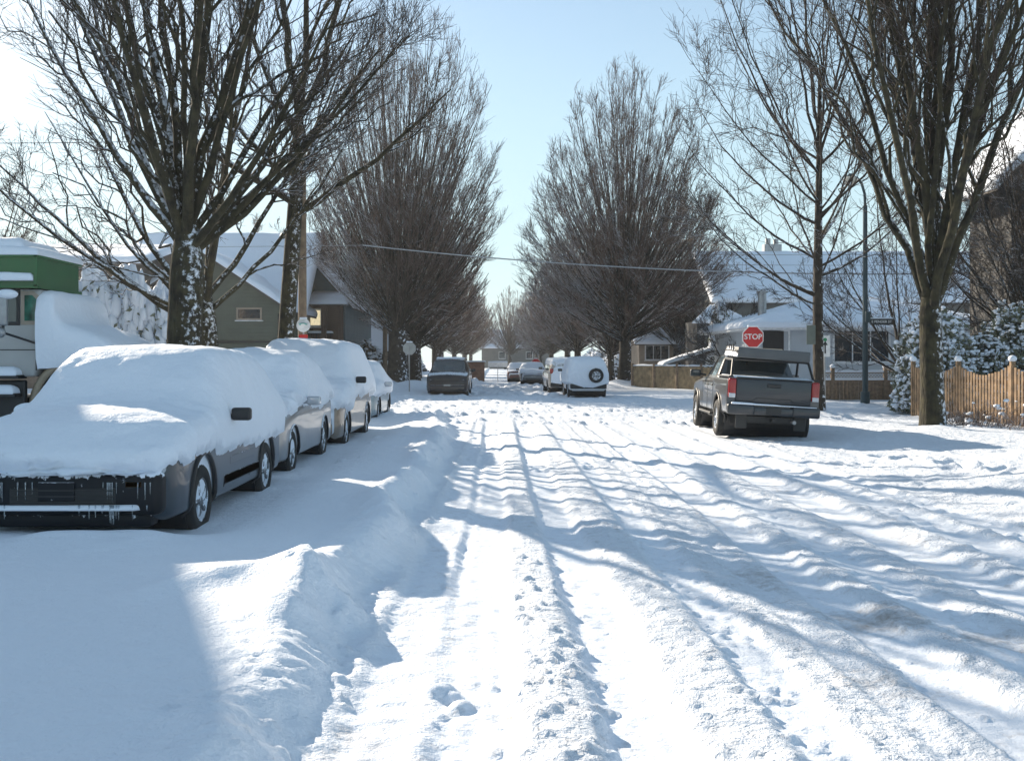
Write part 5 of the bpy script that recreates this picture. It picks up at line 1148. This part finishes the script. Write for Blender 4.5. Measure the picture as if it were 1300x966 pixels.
def stop_sign(x, y, z, label, back=False, zc=2.3, r=.325, rz=0, cap=True, group=None):
    root = empty('stop_sign', (x, y, z), rz, label, 'stop sign', group)
    MB().cyl((0, .03, -.2), (0, .03, zc+.30), .028, n=10).build('post', M['galv'], root)
    MB().prism([(a, zc+b) for a, b in octagon(r)], -.004, .0).build('border', signwhite, root)
    f = MB().prism([(a, zc+b) for a, b in octagon(r*.93)], -.0065, -.0045).build('face', signred, root)
    MB().prism([(a, zc+b) for a, b in octagon(r)], .001, .004).build('back_plate', alu, root)
    text('STOP', .26, signwhite, root, (0, -.009, zc), width=r*1.55)
    if cap: snow_slab('snow_cap', (-.15, -.02, zc+r*.90), (.15, -.02, zc+r*.90), (.15, .03, zc+r*.90), (-.15, .03, zc+r*.90), .09, parent=root, n=(14, 6), over=0)
    return root
stop_sign(7.22, 28, .0, 'red octagonal STOP sign standing behind the pickup', zc=2.32, rz=R(4))
stop_sign(-4.1, 47, .25, 'back of an octagonal sign on a thin post before the huge left tree', zc=1.98, rz=R(180), cap=True)
stop_sign(3.35, 84, 0, 'tiny distant red sign above the grey car', zc=1.45, r=.42)
def plate_sign(name, label, x, y, zc, w, h_, m, post=True, z0=0):
    root = empty(name, (x, y, 0), 0, label, 'sign')
    if post: MB().cyl((0, .03, z0-.2), (0, .03, zc+h_/2), .025, n=10).build('post', M['galv'], root)
    MB().box((0, -.005, zc), (w, .008, h_), None, .002).build('plate', m, root)
    return root
s_ = plate_sign('parking_sign', 'narrow white parking sign with dark arrow on a thin post right of the pickup', 9.05, 27.4, 2.05, .27, .58, signwhite)
mb = MB(); mb.prism([(-.02, 1.85), (.02, 1.85), (.02, 2.08), (.07, 2.08), (0, 2.2), (-.07, 2.08), (-.02, 2.08)], -.014, -.010); mb.build('arrow', M['black'], s_)
MB().cyl((0, -.010, 2.23), (0, -.013, 2.23), .05, n=20).build('dot', mat('sign_green', (.03, .25, .1), .5), s_)
plate_sign('tree_sign', 'greenish rectangular plate mounted on the slender tree behind the pickup', 8.48, 26.82, 2.35, .24, .52, mat('dull_green_plate', (.12, .14, .12), .6), post=False)
# round neighbourhood sign beside the wooden pole
s_ = empty('round_sign', (-5.60, 28.9, 0), 0, 'round white and teal sign above a small red plate beside the utility pole', 'sign')
MB().cyl((0, .03, 0), (0, .03, 2.9), .025, n=10).build('post', M['galv'], s_)
MB().cyl((0, 0, 2.68), (0, -.012, 2.68), .20, n=36).build('disc', signwhite, s_)
teal = mat('sign_teal', (.08, .30, .28), .5)
MB().cyl((0, -.013, 2.70), (0, -.017, 2.69), .12, n=30).build('teal_circle', teal, s_); MB().cyl((0, -.018, 2.70), (0, -.021, 2.69), .065, n=24).build('white_centre', signwhite, s_)
MB().box((0, -.01, 2.33), (.26, .01, .16), None, .003).build('red_plate', signred, s_)
snow_slab('snow_cap', (-.11, -.02, 2.87), (.11, -.02, 2.87), (.11, .03, 2.87), (-.11, .03, 2.87), .07, parent=s_, n=(14, 6), over=0)
# lamp post with the street-name blade
lp = empty('street_lamp', (12.6, 34, .05), 0, 'tall dark teal steel lamp post with globe lamp on a short arm', 'street lamp')
MB().cyl((0, 0, -.2), (0, 0, 6.9), .10, .07, 16).build('pole', M['steel'], lp, True)
MB().cyl((0, 0, -.2), (0, 0, .55), .16, .15, 16).build('base', M['steel'], lp, True)
P = [(0, 0, 6.85), (-.02, 0, 7.3), (-.12, 0, 7.65), (-.28, 0, 7.84), (-.44, 0, 7.88)]; tube_obj('arm', P, .045, M['steel'], lp)
hd = MB().sph((-.50, 0, 7.74), .22, (1.15, 1.15, .8), 3).build('lamp_globe', mat('frosted_globe', (.55, .5, .42), .3, 0, .1), lp, True); MB().cyl((-.50, 0, 7.84), (-.50, 0, 7.98), .2, .07, 20).build('lamp_cap', M['steel'], hd, True)
MB().box((.04, -.13, 3.1), (.16, .10, .34), None, .01).build('junction_box', M['steel'], lp)
bl = empty('street_name_sign', (13.12, 33.9, 2.98), 0, 'black street name blade reading E PENDER ST on the lamp post', 'sign')
MB().box((0, 0, 0), (.78, .02, .22), None, .006).build('blade', M['black'], bl); MB().box((-.43, .02, 0), (.14, .06, .06)).build('bracket', M['steel'], bl)
text('E PENDER ST', .13, signwhite, bl, (0, -.012, -.005), width=.68)
snow_slab('snow_cap', (-.39, -.02, .11), (.39, -.02, .11), (.39, .02, .11), (-.39, .02, .11), .035, parent=bl, n=(20, 6), over=0)
# wooden poles
for (x_, y_, H_, r_, lb) in ((-5.84, 30, 8.6, .14, 'wooden utility pole with snow-dusted side beside the slim tree'), (-6.7, 60, 10.5, .15, 'tan wooden utility pole left of the huge clustered tree')):
    p_ = empty('utility_pole', (x_, y_, 0), 0, lb, 'utility pole'); MB().cyl((0, 0, -.2), (0, 0, H_), r_, r_*.75, 14).build('pole', M['pole'], p_, True)
    if H_ > 10: MB().box((0, -.16, H_-1.0), (2.2, .10, .12), None, .01).build('crossarm', M['pole'], p_)
    for q in ((-.95, -.5, .5, .95) if H_ > 10 else ()): MB().cyl((q, -.16, H_-.94), (q, -.16, H_-.78), .045, .03, 10).build('insulator', M['galv'], p_, True)
def cable(a, b, sag, r, label, n=40):
    a = np.array(a, float); b = np.array(b, float); t = np.linspace(0, 1, n)[:, None]; P = a+(b-a)*t; P[:, 2] -= sag*4*(t*(1-t))[:, 0]
    o = tube_obj('power_cable', P, r, M['galv'], None, 6); tag(o, label, 'cable', 'overhead cables'); return o
cable((-34, 44, 6.75), (-5.9, 44, 6.75), .1, .012, 'thin overhead cable passing behind the big mossy trunk')
cable((-5.9, 44, 6.75), (24, 44, 5.6), .55, .030, 'thick snow-lined overhead cable crossing the whole street')
cable((-34, 30.2, 8.9), (-5.84, 30, 8.4), .4, .012, 'thin overhead cable high at the left edge')
cable((9, 64, 8.5), (46, 64, 8.9), .2, .018, 'upper thin cable in front of the long snowy roof'); cable((9, 64, 7.9), (46, 64, 8.2), .25, .018, 'lower thin cable in front of the long snowy roof')
cable((-5.84, 30, 8.3), (-6.7, 60, 9.8), .6, .014, 'overhead cable running between the two wooden poles')
# odds and ends far down the street
b_ = empty('wooden_bin', (-1.75, 80, 0), R(8), 'brown wooden box standing at the left far down the street', 'bin')
MB().box((0, 0, .75), (1.5, 1.1, 1.5), None, .03).build('box', mat('brown_panel', (.22, .12, .08), .8, 0, .3, 4), b_); MB().box((0, 0, 1.53), (1.6, 1.2, .08), None, .02).build('lid', M['wood'], b_)
snow_slab('snow_cap', (-.8, -.6, 1.57), (.8, -.6, 1.57), (.8, .6, 1.57), (-.8, .6, 1.57), .08, parent=b_)
s_ = plate_sign('snowed_sign', 'small snow-topped sign on a post in the middle of the far street', .12, 76, 1.35, 1.5, .35, signwhite); snow_slab('snow_cap', (-.75, -.06, 1.52), (.75, -.06, 1.52), (.75, .06, 1.52), (-.75, .06, 1.52), .14, parent=s_, n=(20, 6), over=0)
# ================================================================== winter air
def haze():
    mb = MB(); mb.box((0, 180, 14), (420, 700, 32)); m = bpy.data.materials.new('pale_air'); m.use_nodes = True; nt = m.node_tree
    nt.nodes.remove(nt.nodes['Principled BSDF']); v = nt.nodes.new('ShaderNodeVolumePrincipled'); v.inputs['Color'].default_value = (.9, .95, 1, 1); v.inputs['Density'].default_value = .0005; v.inputs['Anisotropy'].default_value = .3
    nt.links.new(v.outputs[0], nt.nodes['Material Output'].inputs['Volume'])
    o = mb.build('haze', m); tag(o, 'thin pale winter haze filling the street', kind='stuff')
haze()
